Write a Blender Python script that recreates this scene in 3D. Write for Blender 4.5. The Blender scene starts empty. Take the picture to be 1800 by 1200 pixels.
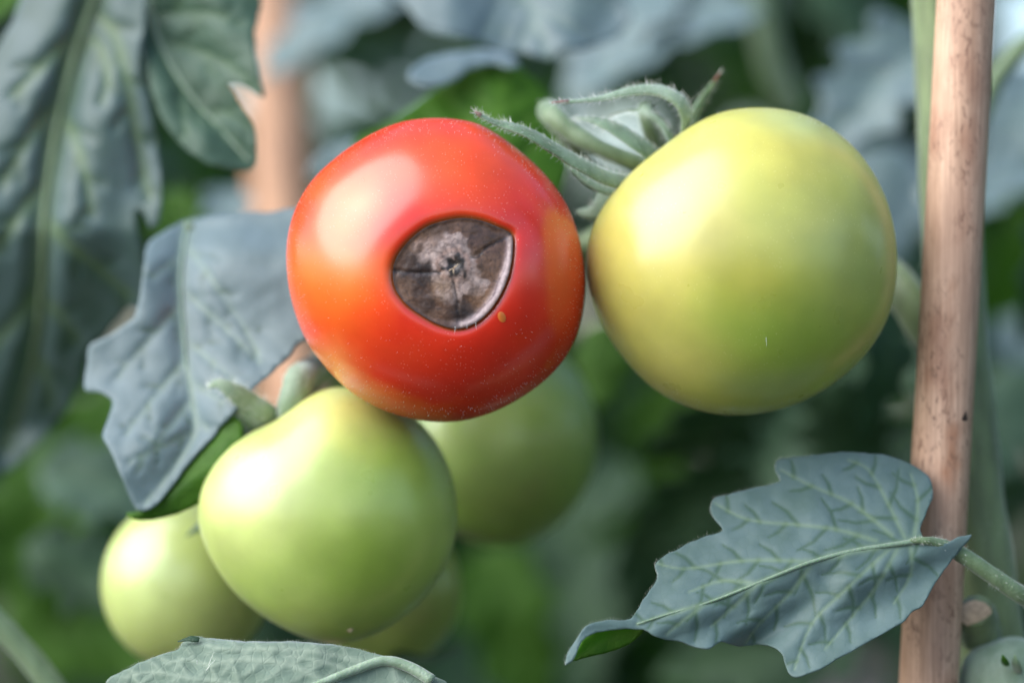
import bpy, math, random
import numpy as np
from mathutils import Vector, Matrix, noise
from mathutils.geometry import delaunay_2d_cdt

random.seed(7)
R = math.radians
scene = bpy.context.scene
COL = scene.collection

# ------------------------------------------------------------------ camera, sky, sun, exposure
D = 0.556                     # metres from lens to the fruit
PX = 0.2 / 1800.0             # the frame is 20 cm wide at the fruit
cam_d = bpy.data.cameras.new('camera')
cam = bpy.data.objects.new('camera', cam_d)
COL.objects.link(cam)
cam.location = (0, -D, 0)
cam.rotation_euler = (R(90), 0, 0)
cam_d.sensor_width = 36.0
cam_d.lens = 36.0 * D / 0.2
cam_d.clip_start = 0.01
cam_d.clip_end = 100.0
cam_d.dof.use_dof = True
cam_d.dof.focus_distance = D - 0.015
cam_d.dof.aperture_fstop = 4.8
scene.camera = cam

SUN_DIR = Vector((-0.70, -0.30, 0.64)).normalized()      # towards the bright part of the cloudy sky
elev = math.asin(SUN_DIR.z)
world = bpy.data.worlds.new('World')
scene.world = world
world.use_nodes = True
wn = world.node_tree.nodes
wl = world.node_tree.links
sky = wn.new('ShaderNodeTexSky')
sky.sky_type = 'NISHITA'
sky.sun_disc = False
sky.sun_elevation = elev
sky.sun_rotation = math.atan2(SUN_DIR.x, SUN_DIR.y)
sky.air_density = 1.0
sky.dust_density = 1.6
sky.ozone_density = 1.5
wl.new(sky.outputs['Color'], wn['Background'].inputs['Color'])
wn['Background'].inputs['Strength'].default_value = 0.15

sun_d = bpy.data.lights.new('sun', 'SUN')
sun_d.energy = 2.6
sun_d.angle = R(72)
sun_d.color = (1.0, 0.985, 0.965)
sun = bpy.data.objects.new('sun', sun_d)
COL.objects.link(sun)
sun.rotation_euler = SUN_DIR.to_track_quat('Z', 'Y').to_euler()

scene.view_settings.view_transform = 'Standard'
scene.view_settings.look = 'None'
scene.view_settings.gamma = 1.0
scene.view_settings.use_curve_mapping = False
scene.view_settings.exposure = 1.06
scene.cycles.use_denoising = True


# ------------------------------------------------------------------ helpers
def P(px, py, y=0.0):
    """A place given as its pixel in the photograph and its distance y behind the fruit, in metres."""
    s = (D + y) / D
    return Vector(((px - 900) * PX * s, y, (600 - py) * PX * s))


def tag(o, label=None, cat=None, group=None, kind=None):
    if label: o['label'] = label
    if cat: o['category'] = cat
    if group: o['group'] = group
    if kind: o['kind'] = kind
    return o


def empty(name, loc):
    o = bpy.data.objects.new(name, None)
    o.empty_display_size = 0.01
    COL.objects.link(o)
    o.location = loc
    return o


def mesh_obj(name, verts, faces, mats, parent=None, origin=None, smooth=True):
    me = bpy.data.meshes.new(name)
    vs = np.array([tuple(v) for v in verts], dtype=float)
    if origin is None:
        origin = Vector((0, 0, 0))
    o_w = np.array(origin[:])
    me.from_pydata((vs - o_w).tolist(), [], faces)
    me.update()
    if smooth:
        me.polygons.foreach_set('use_smooth', [True] * len(me.polygons))
    for m in (mats if isinstance(mats, (list, tuple)) else [mats]):
        me.materials.append(m)
    o = bpy.data.objects.new(name, me)
    COL.objects.link(o)
    if parent is not None:
        o.parent = parent
        o.location = Vector(origin) - parent.location
    else:
        o.location = origin
    return o


def set_attr(o, name, values):
    a = o.data.attributes.new(name, 'FLOAT', 'POINT')
    a.data.foreach_set('value', np.asarray(values, dtype=np.float32))


def set_col(o, cols):
    a = o.data.color_attributes.new('tint', 'FLOAT_COLOR', 'POINT')
    c = np.ones((len(cols), 4), dtype=np.float32)
    c[:, :3] = cols
    a.data.foreach_set('color', c.ravel())


def fbm(x, y, z, octs=3):
    v, a, f = 0.0, 1.0, 1.0
    for _ in range(octs):
        v += a * noise.noise(Vector((x * f, y * f, z * f)))
        a *= 0.5
        f *= 2.0
    return v


def catmull(pts, n=6, closed=True, tens=0.5):
    pts = [np.array(p, dtype=float) for p in pts]
    N = len(pts)
    out = []
    rng = range(N) if closed else range(N - 1)
    for i in rng:
        if closed:
            p0, p1, p2, p3 = pts[(i - 1) % N], pts[i], pts[(i + 1) % N], pts[(i + 2) % N]
        else:
            p0, p1, p2, p3 = pts[max(i - 1, 0)], pts[i], pts[i + 1], pts[min(i + 2, N - 1)]
        for k in range(n):
            t = k / n
            m1, m2 = (p2 - p0) * tens, (p3 - p1) * tens
            h = (2 * t**3 - 3 * t**2 + 1) * p1 + (t**3 - 2 * t**2 + t) * m1 + (-2 * t**3 + 3 * t**2) * p2 + (t**3 - t**2) * m2
            out.append(h)
    if not closed:
        out.append(pts[-1])
    return out


def inside(poly, x, y):
    """Vectorised point in polygon."""
    poly = np.asarray(poly)
    x = np.asarray(x); y = np.asarray(y)
    c = np.zeros(x.shape, dtype=bool)
    j = len(poly) - 1
    for i in range(len(poly)):
        xi, yi = poly[i]; xj, yj = poly[j]
        cond = ((yi > y) != (yj > y))
        with np.errstate(divide='ignore', invalid='ignore'):
            xx = (xj - xi) * (y - yi) / (yj - yi + 1e-12) + xi
        c ^= cond & (x < xx)
        j = i
    return c


def seg_dist(pts, line):
    """Distance of every point to a polyline and the fraction along it."""
    pts = np.asarray(pts, dtype=float)
    line = np.asarray(line, dtype=float)
    seg = line[1:] - line[:-1]
    ln = np.linalg.norm(seg, axis=1)
    cum = np.concatenate([[0], np.cumsum(ln)])
    best = np.full(len(pts), 1e9); frac = np.zeros(len(pts))
    for k in range(len(seg)):
        t = ((pts - line[k]) @ seg[k]) / (ln[k]**2 + 1e-12)
        t = np.clip(t, 0, 1)
        d = np.linalg.norm(pts - line[k] - t[:, None] * seg[k], axis=1)
        m = d < best
        best[m] = d[m]
        frac[m] = (cum[k] + t[m] * ln[k]) / cum[-1]
    return best, frac


def tube_geo(path, radii, nseg=12, flat=None, flat_ratio=1.0, wob=0.0, seed=0.0):
    """Rings along a path. flat: direction of the thin axis for flattened cross-sections."""
    path = [Vector(p) for p in path]
    verts, faces = [], []
    nrm = None
    for i, p in enumerate(path):
        t = (path[min(i + 1, len(path) - 1)] - path[max(i - 1, 0)]).normalized()
        if nrm is None:
            ref = Vector(flat) if flat is not None else (Vector((0, -1, 0)) if abs(t.y) < 0.9 else Vector((0, 0, 1)))
            nrm = (ref - t * ref.dot(t)).normalized()
        else:
            nrm = (nrm - t * nrm.dot(t)).normalized()
        b = t.cross(nrm)
        r = radii[i] if hasattr(radii, '__len__') else radii
        for k in range(nseg):
            a = 2 * math.pi * k / nseg
            rr = r * (1 + wob * noise.noise(Vector((math.cos(a) * 1.3 + seed, math.sin(a) * 1.3, i * 0.35)))) if wob else r
            verts.append(p + b * (rr * math.cos(a)) + nrm * (rr * flat_ratio * math.sin(a)))
    n = len(path)
    for i in range(n - 1):
        for k in range(nseg):
            k2 = (k + 1) % nseg
            faces.append((i * nseg + k, i * nseg + k2, (i + 1) * nseg + k2, (i + 1) * nseg + k))
    faces.append(tuple(reversed(range(nseg))))
    faces.append(tuple((n - 1) * nseg + k for k in range(nseg)))
    return verts, faces


def smooth_path(pts, n=6):
    return [Vector(p) for p in catmull([tuple(p) for p in pts], n, closed=False)]


# ------------------------------------------------------------------ materials
def new_mat(name):
    m = bpy.data.materials.new(name)
    m.use_nodes = True
    nt = m.node_tree
    return m, nt, nt.nodes['Principled BSDF'], nt.nodes['Material Output']


def node(nt, t, **kw):
    n = nt.nodes.new(t)
    for k, v in kw.items():
        setattr(n, k, v)
    return n


def mix_rgb(nt, fac, a, b, blend='MIX'):
    m = node(nt, 'ShaderNodeMix', data_type='RGBA', blend_type=blend)
    for s, v in ((0, fac), (6, a), (7, b)):
        if isinstance(v, bpy.types.NodeSocket):
            nt.links.new(v, m.inputs[s])
        else:
            m.inputs[s].default_value = v if s == 0 else (*v, 1.0)
    return m.outputs[2]


def ramp(nt, src, lo, hi):
    m = node(nt, 'ShaderNodeMapRange')
    nt.links.new(src, m.inputs[0])
    m.inputs[1].default_value = lo
    m.inputs[2].default_value = hi
    return m.outputs[0]


def tex_noise(nt, coord, scale, detail=4.0, rough=0.5):
    n = node(nt, 'ShaderNodeTexNoise')
    nt.links.new(coord, n.inputs['Vector'])
    n.inputs['Scale'].default_value = scale
    n.inputs['Detail'].default_value = detail
    n.inputs['Roughness'].default_value = rough
    return n.outputs['Fac']


def math_n(nt, op, a, b=None):
    m = node(nt, 'ShaderNodeMath', operation=op)
    for i, v in enumerate((a, b)):
        if v is None: continue
        if isinstance(v, bpy.types.NodeSocket): nt.links.new(v, m.inputs[i])
        else: m.inputs[i].default_value = v
    return m.outputs[0]


def tomato_material(name, fleck, fleck_amt, rough=0.22, spec=1.0, sheen=0.06, sss=0.35, sss_rad=(1.0, 0.5, 0.2), fleck_size=0.13):
    m, nt, b, out = new_mat(name)
    at = node(nt, 'ShaderNodeAttribute', attribute_name='tint')
    tc = node(nt, 'ShaderNodeTexCoord').outputs['Object']
    n1 = tex_noise(nt, tc, 90, 4)
    v = node(nt, 'ShaderNodeTexVoronoi')
    nt.links.new(tc, v.inputs['Vector'])
    v.inputs['Scale'].default_value = 1500
    dots = ramp(nt, v.outputs['Distance'], fleck_size + 0.06, fleck_size - 0.06)
    where = ramp(nt, tex_noise(nt, tc, 70, 3), 0.40, 0.58)
    rnd = ramp(nt, v.outputs['Color'], 0.2, 0.6)
    f = math_n(nt, 'MULTIPLY', math_n(nt, 'MULTIPLY', dots, where), math_n(nt, 'MULTIPLY', rnd, fleck_amt))
    mott = mix_rgb(nt, ramp(nt, n1, 0.3, 0.7), (0.88, 0.88, 0.88), (1.1, 1.1, 1.1))
    c = mix_rgb(nt, 1.0, at.outputs['Color'], mott, 'MULTIPLY')
    c = mix_rgb(nt, f, c, fleck)
    nt.links.new(c, b.inputs['Base Color'])
    rr = node(nt, 'ShaderNodeMapRange')
    nt.links.new(tex_noise(nt, tc, 160, 3), rr.inputs[0])
    rr.inputs[3].default_value = rough * 0.85
    rr.inputs[4].default_value = rough * 1.25
    nt.links.new(rr.outputs[0], b.inputs['Roughness'])
    b.inputs['Specular IOR Level'].default_value = spec
    b.inputs['Subsurface Weight'].default_value = sss
    b.inputs['Subsurface Radius'].default_value = sss_rad
    b.inputs['Subsurface Scale'].default_value = 0.005
    b.inputs['Sheen Weight'].default_value = sheen
    b.inputs['Sheen Roughness'].default_value = 0.35
    return m


def leaf_material(name, base, dark, vein, trans, trans_w=0.25, rough=0.5, spec=0.5, sheen=0.3, sheen_tint=(0.8, 0.88, 1.0), vein_amt=0.8, fine=None, fine_amt=0.6, bump=0.25):
    m, nt, b, out = new_mat(name)
    tc = node(nt, 'ShaderNodeTexCoord').outputs['Object']
    va = node(nt, 'ShaderNodeAttribute', attribute_name='vein').outputs['Fac']
    vn = tex_noise(nt, tc, 120, 4)
    c = mix_rgb(nt, ramp(nt, vn, 0.35, 0.65), base, dark)
    # fine areoles of the leaf net
    vo = node(nt, 'ShaderNodeTexVoronoi', feature='DISTANCE_TO_EDGE')
    nt.links.new(tc, vo.inputs['Vector'])
    vo.inputs['Scale'].default_value = 520
    net = ramp(nt, vo.outputs['Distance'], 0.10, 0.0)
    c = mix_rgb(nt, math_n(nt, 'MULTIPLY', net, 0.10), c, fine or vein)
    fa = node(nt, 'ShaderNodeAttribute', attribute_name='fine_vein').outputs['Fac']
    c = mix_rgb(nt, math_n(nt, 'MULTIPLY', fa, fine_amt), c, fine or vein)
    c = mix_rgb(nt, math_n(nt, 'MULTIPLY', va, vein_amt), c, vein)
    nt.links.new(c, b.inputs['Base Color'])
    b.inputs['Roughness'].default_value = rough
    b.inputs['Specular IOR Level'].default_value = spec
    b.inputs['Sheen Weight'].default_value = sheen
    b.inputs['Sheen Roughness'].default_value = 0.5
    b.inputs['Sheen Tint'].default_value = (*sheen_tint, 1)
    bm = node(nt, 'ShaderNodeBump')
    h = math_n(nt, 'ADD', math_n(nt, 'MULTIPLY', net, -0.6), tex_noise(nt, tc, 900, 3))
    nt.links.new(h, bm.inputs['Height'])
    bm.inputs['Strength'].default_value = bump
    bm.inputs['Distance'].default_value = 0.0005
    nt.links.new(bm.outputs[0], b.inputs['Normal'])
    tr = node(nt, 'ShaderNodeBsdfTranslucent')
    tr.inputs['Color'].default_value = (*trans, 1)
    mx = node(nt, 'ShaderNodeMixShader')
    mx.inputs[0].default_value = trans_w
    nt.links.new(b.outputs[0], mx.inputs[1])
    nt.links.new(tr.outputs[0], mx.inputs[2])
    nt.links.new(mx.outputs[0], out.inputs['Surface'])
    return m


def stem_material(name, base, dark, sheen=0.4, rough=0.5):
    m, nt, b, out = new_mat(name)
    tc = node(nt, 'ShaderNodeTexCoord').outputs['Object']
    mp = node(nt, 'ShaderNodeMapping')
    nt.links.new(tc, mp.inputs['Vector'])
    mp.inputs['Scale'].default_value = (1, 1, 0.25)
    c = mix_rgb(nt, ramp(nt, tex_noise(nt, mp.outputs[0], 400, 4), 0.35, 0.65), base, dark)
    nt.links.new(c, b.inputs['Base Color'])
    b.inputs['Roughness'].default_value = rough
    b.inputs['Sheen Weight'].default_value = sheen
    b.inputs['Sheen Tint'].default_value = (0.9, 0.95, 1.0, 1)
    b.inputs['Subsurface Weight'].default_value = 0.15
    b.inputs['Subsurface Radius'].default_value = (0.4, 1.0, 0.2)
    b.inputs['Subsurface Scale'].default_value = 0.002
    bm = node(nt, 'ShaderNodeBump')
    nt.links.new(tex_noise(nt, tc, 1800, 3), bm.inputs['Height'])
    bm.inputs['Strength'].default_value = 0.5
    bm.inputs['Distance'].default_value = 0.0004
    nt.links.new(bm.outputs[0], b.inputs['Normal'])
    return m


def cane_material(name):
    m, nt, b, out = new_mat(name)
    at = node(nt, 'ShaderNodeAttribute', attribute_name='tint')
    tc = node(nt, 'ShaderNodeTexCoord').outputs['Object']
    mp = node(nt, 'ShaderNodeMapping')
    nt.links.new(tc, mp.inputs['Vector'])
    mp.inputs['Scale'].default_value = (1, 1, 0.035)
    fib = tex_noise(nt, mp.outputs[0], 1500, 4, 0.6)
    c = mix_rgb(nt, 1.0, at.outputs['Color'], mix_rgb(nt, ramp(nt, fib, 0.3, 0.7), (0.68, 0.62, 0.57), (1.16, 1.16, 1.16)), 'MULTIPLY')
    mp2 = node(nt, 'ShaderNodeMapping')
    nt.links.new(tc, mp2.inputs['Vector'])
    mp2.inputs['Scale'].default_value = (1, 1, 0.45)
    sp = ramp(nt, tex_noise(nt, mp2.outputs[0], 1100, 3, 0.6), 0.53, 0.63)
    wh = ramp(nt, tex_noise(nt, mp2.outputs[0], 130, 3, 0.6), 0.44, 0.62)
    c = mix_rgb(nt, math_n(nt, 'MULTIPLY', math_n(nt, 'MULTIPLY', sp, wh), 0.8), c, (0.14, 0.07, 0.045))
    big = ramp(nt, tex_noise(nt, mp2.outputs[0], 110, 4, 0.65), 0.42, 0.68)
    c = mix_rgb(nt, math_n(nt, 'MULTIPLY', big, 0.5), c, (0.33, 0.19, 0.13))
    nt.links.new(c, b.inputs['Base Color'])
    b.inputs['Roughness'].default_value = 0.48
    b.inputs['Specular IOR Level'].default_value = 0.4
    bm = node(nt, 'ShaderNodeBump')
    nt.links.new(fib, bm.inputs['Height'])
    bm.inputs['Strength'].default_value = 0.25
    bm.inputs['Distance'].default_value = 0.0004
    nt.links.new(bm.outputs[0], b.inputs['Normal'])
    return m


def plain_material(name, col, rough=0.6, scale=300, var=0.25):
    m, nt, b, out = new_mat(name)
    tc = node(nt, 'ShaderNodeTexCoord').outputs['Object']
    lo = tuple(c * (1 - var) for c in col)
    hi = tuple(min(1, c * (1 + var)) for c in col)
    nt.links.new(mix_rgb(nt, ramp(nt, tex_noise(nt, tc, scale, 4), 0.3, 0.7), lo, hi), b.inputs['Base Color'])
    b.inputs['Roughness'].default_value = rough
    return m


def rot_material():
    m, nt, b, out = new_mat('rot_skin')
    at = node(nt, 'ShaderNodeAttribute', attribute_name='tint')
    tc = node(nt, 'ShaderNodeTexCoord').outputs['Object']
    c = mix_rgb(nt, 1.0, at.outputs['Color'], mix_rgb(nt, ramp(nt, tex_noise(nt, tc, 1600, 4, 0.6), 0.3, 0.7), (0.72, 0.70, 0.70), (1.2, 1.2, 1.2)), 'MULTIPLY')
    nt.links.new(c, b.inputs['Base Color'])
    b.inputs['Roughness'].default_value = 0.40
    b.inputs['Specular IOR Level'].default_value = 0.45
    bm = node(nt, 'ShaderNodeBump')
    nt.links.new(tex_noise(nt, tc, 900, 4, 0.6), bm.inputs['Height'])
    bm.inputs['Strength'].default_value = 0.30
    bm.inputs['Distance'].default_value = 0.0004
    nt.links.new(bm.outputs[0], b.inputs['Normal'])
    return m


M = {}
M['red'] = tomato_material('ripe_red_skin', (0.90, 0.50, 0.34), 0.45, rough=0.23, spec=0.8, sheen=0.0, sss=0.10, sss_rad=(1.0, 0.25, 0.1))
M['yellow'] = tomato_material('turning_yellow_skin', (0.85, 0.82, 0.5), 0.45, rough=0.28, spec=0.75, sss=0.5, sss_rad=(1.0, 0.9, 0.3), fleck_size=0.12)
M['green'] = tomato_material('unripe_green_skin', (0.75, 0.82, 0.5), 0.22, rough=0.28, spec=0.75, sss=0.5, sss_rad=(0.7, 1.0, 0.3), fleck_size=0.12)
M['rot'] = rot_material()
M['leaf_top'] = leaf_material('leaf_upper', (0.055, 0.115, 0.078), (0.036, 0.082, 0.050), (0.10, 0.18, 0.09), (0.10, 0.30, 0.03), sheen=0.10, spec=0.4)
M['leaf_sky_blue'] = leaf_material('leaf_silvery_sky_blue', (0.098, 0.152, 0.166), (0.074, 0.122, 0.128), (0.17, 0.25, 0.18), (0.10, 0.26, 0.04), sheen=0.30, sheen_tint=(0.62, 0.74, 1.0), trans_w=0.12, rough=0.5, spec=0.5, bump=0.08, fine=(0.030, 0.070, 0.042), fine_amt=0.9, vein_amt=0.6)  # blue of the reflected sky is mixed into the base colour
M['leaf_teal'] = leaf_material('leaf_soft_teal', (0.105, 0.168, 0.168), (0.078, 0.135, 0.124), (0.20, 0.29, 0.17), (0.10, 0.28, 0.05), sheen=0.25, sheen_tint=(0.7, 0.82, 1.0), trans_w=0.2, rough=0.55, spec=0.4, bump=0.06, fine=(0.036, 0.085, 0.045), fine_amt=0.85, vein_amt=0.6)  # teal base also carries some sky reflection blue
M['leaf_lobed'] = leaf_material('leaf_deep_teal', (0.072, 0.125, 0.125), (0.050, 0.098, 0.085), (0.13, 0.21, 0.085), (0.10, 0.28, 0.03), sheen=0.25, sheen_tint=(0.6, 0.75, 1.0), trans_w=0.22, rough=0.48, spec=0.5, bump=0.06, fine=(0.030, 0.075, 0.035), fine_amt=0.8, vein_amt=0.8)  # deeper version, sky blue still in the base
M['rib_pale'] = stem_material('pale_midrib', (0.17, 0.25, 0.17), (0.13, 0.20, 0.13), sheen=0.3)
M['leaf_under'] = leaf_material('leaf_underside', (0.15, 0.215, 0.165), (0.115, 0.175, 0.125), (0.26, 0.33, 0.25), (0.16, 0.34, 0.06), rough=0.6, spec=0.3, trans_w=0.2)
M['leaf_green'] = leaf_material('leaf_bright_green', (0.080, 0.20, 0.020), (0.048, 0.13, 0.014), (0.11, 0.22, 0.04), (0.12, 0.36, 0.02), trans_w=0.5, sheen=0.03, spec=0.25)
M['leaf_vivid'] = leaf_material('leaf_vivid_green', (0.065, 0.17, 0.016), (0.045, 0.125, 0.012), (0.15, 0.30, 0.05), (0.14, 0.40, 0.02), trans_w=0.4, sheen=0.0, spec=0.15)  # base brightened in place of light shining through the leaf
M['leaf_dark'] = leaf_material('leaf_shade_green', (0.028, 0.066, 0.036), (0.018, 0.045, 0.024), (0.06, 0.13, 0.05), (0.06, 0.20, 0.02), trans_w=0.2, sheen=0.03, spec=0.25)  # darker than real foliage, shade is put into the base colour
M['stem'] = stem_material('hairy_stem', (0.135, 0.205, 0.105), (0.085, 0.14, 0.062), sheen=0.3)
M['main_stem'] = stem_material('old_stem', (0.15, 0.21, 0.085), (0.09, 0.13, 0.05), sheen=0.3)
M['sepal'] = stem_material('hairy_sepal', (0.125, 0.20, 0.115), (0.07, 0.125, 0.06), sheen=0.3)
M['sepal_pale'] = stem_material('pale_hairy_sepal', (0.23, 0.31, 0.22), (0.15, 0.225, 0.14), sheen=0.4)
M['rib_grey'] = stem_material('grey_midrib', (0.12, 0.19, 0.15), (0.09, 0.15, 0.11), sheen=0.3)
M['sepal_tip'] = plain_material('dry_sepal_tip', (0.24, 0.11, 0.09))
M['hair'] = plain_material('plant_hair', (0.62, 0.66, 0.60))
M['cane'] = cane_material('bamboo')
M['scar'] = plain_material('dark_scar', (0.03, 0.018, 0.012), 0.8)
M['cut'] = plain_material('dry_cut_end', (0.42, 0.32, 0.22), 0.8, 900)
M['soil'] = plain_material('dark_soil', (0.045, 0.032, 0.022), 0.95, 40, 0.5)
M['calyx_scar'] = plain_material('blossom_scar', (0.50, 0.42, 0.24), 0.6)
M['tear'] = plain_material('pale_spot', (0.75, 0.20, 0.035), 0.4)

# ------------------------------------------------------------------ setting: soil
so = mesh_obj('soil', [(-4, -4, -0.42), (4, -4, -0.42), (4, 4, -0.42), (-4, 4, -0.42)], [(0, 1, 2, 3)], M['soil'], smooth=False)
tag(so, kind='structure')


# ------------------------------------------------------------------ leaf blades
def auto_veins(midrib, outline, ts, ang=52, reach=0.9):
    """Side veins leaving the midrib towards the margin, both sides, bending forward."""
    mid = catmull(midrib, 8, closed=False)
    mid = np.array(mid)
    poly = np.array(outline)
    out = []
    L = len(mid) - 1
    for t in ts:
        for s in (-1, 1):
            tt = min(max(t + s * 0.025, 0.01), 0.97)
            i = min(int(tt * L), L - 1)
            p = mid[i]
            d = mid[i + 1] - mid[i]
            a0 = math.atan2(d[1], d[0])
            line = [p.copy()]
            q = p.copy()
            for k in range(60):
                a = a0 + s * R(ang - 0.25 * k)
                q = q + 8.0 * np.array([math.cos(a), math.sin(a)])
                if not inside(poly, np.array([q[0]]), np.array([q[1]]))[0]:
                    break
                line.append(q.copy())
            n = max(2, int(len(line) * reach))
            if len(line) >= 3:
                out.append(np.array(line[:n]))
    return out


def twigs(veins, step=34, length=46):
    """Third-order veins branching off the side veins."""
    out = []
    for v in veins:
        v = np.array(v, dtype=float)
        v = np.array(catmull(v, 4, closed=False))
        seg = np.linalg.norm(v[1:] - v[:-1], axis=1)
        cum = np.concatenate([[0], np.cumsum(seg)])
        k = 0
        for s in np.arange(step * 0.6, cum[-1] - 8, step):
            i = min(np.searchsorted(cum, s), len(v) - 2)
            d = v[i + 1] - v[i]
            a0 = math.atan2(d[1], d[0])
            side = 1 if k % 2 else -1
            k += 1
            a = a0 + side * R(random.uniform(45, 65))
            ln = length * (1 - 0.5 * s / cum[-1]) * random.uniform(0.7, 1.15)
            p = v[i]
            q = p + ln * 0.5 * np.array([math.cos(a), math.sin(a)])
            a -= side * R(18)
            r_ = q + ln * 0.5 * np.array([math.cos(a), math.sin(a)])
            out.append(np.array([p, q, r_]))
    return out


def blade(name, outline, depth, mats, parent, midrib=None, veins=(), minor=(), spacing=7.0, quilt=0.0006, groove=0.0004,
          smooth_n=4, rough_edge=1.2, thick=0.00028, sign=1.0, wrinkle=0.0005, to_world=P, minor_w=3.0, vein_w=4.5, minor_amt=0.55):
    """A leaf blade: a fine triangulated sheet inside the outline, bent by depth(px,py), furrowed along its veins."""
    poly = catmull(outline, smooth_n, closed=True, tens=0.42)
    poly = [(p[0] + rough_edge * noise.noise(Vector((p[0] * 0.06, p[1] * 0.06, 3.1))) * 2, p[1] + rough_edge * noise.noise(Vector((p[0] * 0.06, p[1] * 0.06, 9.7))) * 2) for p in poly]
    pa = np.array(poly)
    x0, y0 = pa.min(0); x1, y1 = pa.max(0)
    gx, gy = np.meshgrid(np.arange(x0, x1, spacing), np.arange(y0, y1, spacing * 0.87))
    gx = gx + (np.arange(gx.shape[0]) % 2)[:, None] * spacing * 0.5
    rs = np.random.RandomState(5)
    gx = gx + rs.uniform(-.15, .15, gx.shape) * spacing
    gy = gy + rs.uniform(-.15, .15, gy.shape) * spacing
    m = inside(pa, gx.ravel(), gy.ravel())
    g = np.stack([gx.ravel()[m], gy.ravel()[m]], 1)
    # keep clear of the margin
    loop = np.vstack([pa, pa[:1]])
    d, _ = seg_dist(g, loop)
    g = g[d > spacing * 0.45]
    coords = [Vector((p[0], p[1])) for p in pa] + [Vector((p[0], p[1])) for p in g]
    n = len(pa)
    edges = [(i, (i + 1) % n) for i in range(n)]
    vo, eo, fo, _, _, _ = delaunay_2d_cdt(coords, edges, [], 1, 1e-5)
    v2 = np.array([(v.x, v.y) for v in vo])
    vein = np.zeros(len(v2)); fine = np.zeros(len(v2)); furrow = np.zeros(len(v2)); near = np.full(len(v2), 1e9)
    lines = []
    if midrib is not None:
        lines.append((catmull(midrib, 6, closed=False), vein_w * 1.7, 1.0))
    for ln in veins: lines.append((catmull(ln, 4, closed=False), vein_w, 0.85))
    for ln in minor: lines.append((ln, minor_w, minor_amt))
    for ln, w, amt in lines:
        d, f = seg_dist(v2, ln)
        ww = w * (1.15 - 0.7 * f)
        e = np.exp(-(d / ww) ** 2) * amt
        if amt == minor_amt: fine = np.maximum(fine, np.exp(-(d / ww) ** 2))
        else: vein = np.maximum(vein, e)
        furrow = np.maximum(furrow, np.exp(-(d / (ww * 1.8)) ** 2) * amt)
        near = np.minimum(near, d / amt)
    q = 1 - np.exp(-(near / 22.0) ** 2) if lines else np.zeros(len(v2))
    verts = []
    for i, (x, y) in enumerate(v2):
        w = fbm(x * 0.012, y * 0.012, 1.7, 2) * wrinkle * 2 + noise.noise(Vector((x * 0.045, y * 0.045, 4.4))) * wrinkle * 0.5
        dd = depth(x, y) + w + sign * (groove * furrow[i] - quilt * q[i])
        verts.append(to_world(x, y, dd))
    # faces wound so that the normal looks towards the camera
    faces = []
    for f in fo:
        a, b_, c = [v2[k] for k in f[:3]]
        cr = (b_[0] - a[0]) * (c[1] - a[1]) - (b_[1] - a[1]) * (c[0] - a[0])
        faces.append(tuple(f) if cr < 0 else tuple(reversed(f)))
    org = to_world(float(pa[:, 0].mean()), float(pa[:, 1].mean()), depth(float(pa[:, 0].mean()), float(pa[:, 1].mean())))
    o = mesh_obj(name, verts, faces, mats, parent, origin=org)
    set_attr(o, 'vein', vein)
    set_attr(o, 'fine_vein', fine)
    if thick:
        sm = o.modifiers.new('thickness', 'SOLIDIFY')
        sm.thickness = thick
        sm.offset = -1
        if len(mats) > 1: sm.material_offset = 1
    return o


def rib(name, line, depth, r0, r1, mat, parent, out=0.0006, n=5, nseg=8):
    pts = catmull(line, n, closed=False)
    path = [P(p[0], p[1], depth(p[0], p[1]) - out) for p in pts]
    k = len(path) - 1
    rad = [r0 + (r1 - r0) * i / k for i in range(k + 1)]
    v, f = tube_geo(path, rad, nseg)
    return mesh_obj(name, v, f, mat, parent, origin=path[0])


def hairs(name, sites, mat, parent, length=0.0012, r=0.000028, bend=0.3, seed=1):
    """Many short tapering hairs joined in one part. sites: (point, normal)."""
    rs = random.Random(seed)
    verts, faces = [], []
    for p, nr in sites:
        nr = Vector(nr).normalized()
        t = nr.orthogonal().normalized()
        b = nr.cross(t)
        L = length * rs.uniform(0.5, 1.3)
        a = rs.uniform(0, 6.28)
        off = (t * math.cos(a) + b * math.sin(a)) * bend * L
        i = len(verts)
        mid = Vector(p) + nr * L * 0.55 + off * 0.35
        tip = Vector(p) + nr * L + off
        for k in range(3):
            aa = k * 2.094
            u = t * math.cos(aa) + b * math.sin(aa)
            verts.append(Vector(p) + u * r)
        for k in range(3):
            aa = k * 2.094
            u = t * math.cos(aa) + b * math.sin(aa)
            verts.append(mid + u * r * 0.7)
        verts.append(tip)
        for k in range(3):
            k2 = (k + 1) % 3
            faces.append((i + k, i + k2, i + 3 + k2, i + 3 + k))
            faces.append((i + 3 + k, i + 3 + k2, i + 6))
    o = mesh_obj(name, verts, faces, mat, parent, origin=sites[0][0], smooth=False)
    o['kind'] = 'stuff'
    return o


# ------------------------------------------------------------------ tomatoes
def polar_outline(outline, cx, cy, nth):
    poly = np.array(catmull(outline, 10, closed=True))
    th = np.arctan2(poly[:, 1] - cy, poly[:, 0] - cx)
    r = np.hypot(poly[:, 0] - cx, poly[:, 1] - cy)
    o = np.argsort(th)
    th, r = th[o], r[o]
    th = np.concatenate([th - 2 * np.pi, th, th + 2 * np.pi])
    r = np.concatenate([r, r, r])
    ts = np.linspace(-np.pi, np.pi, nth, endpoint=False)
    rr = np.interp(ts, th, r)
    k = np.array([1, 2, 3, 2, 1]) / 9.0
    rr = np.convolve(np.concatenate([rr[-2:], rr, rr[:2]]), k, 'valid')
    return ts, rr


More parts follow.
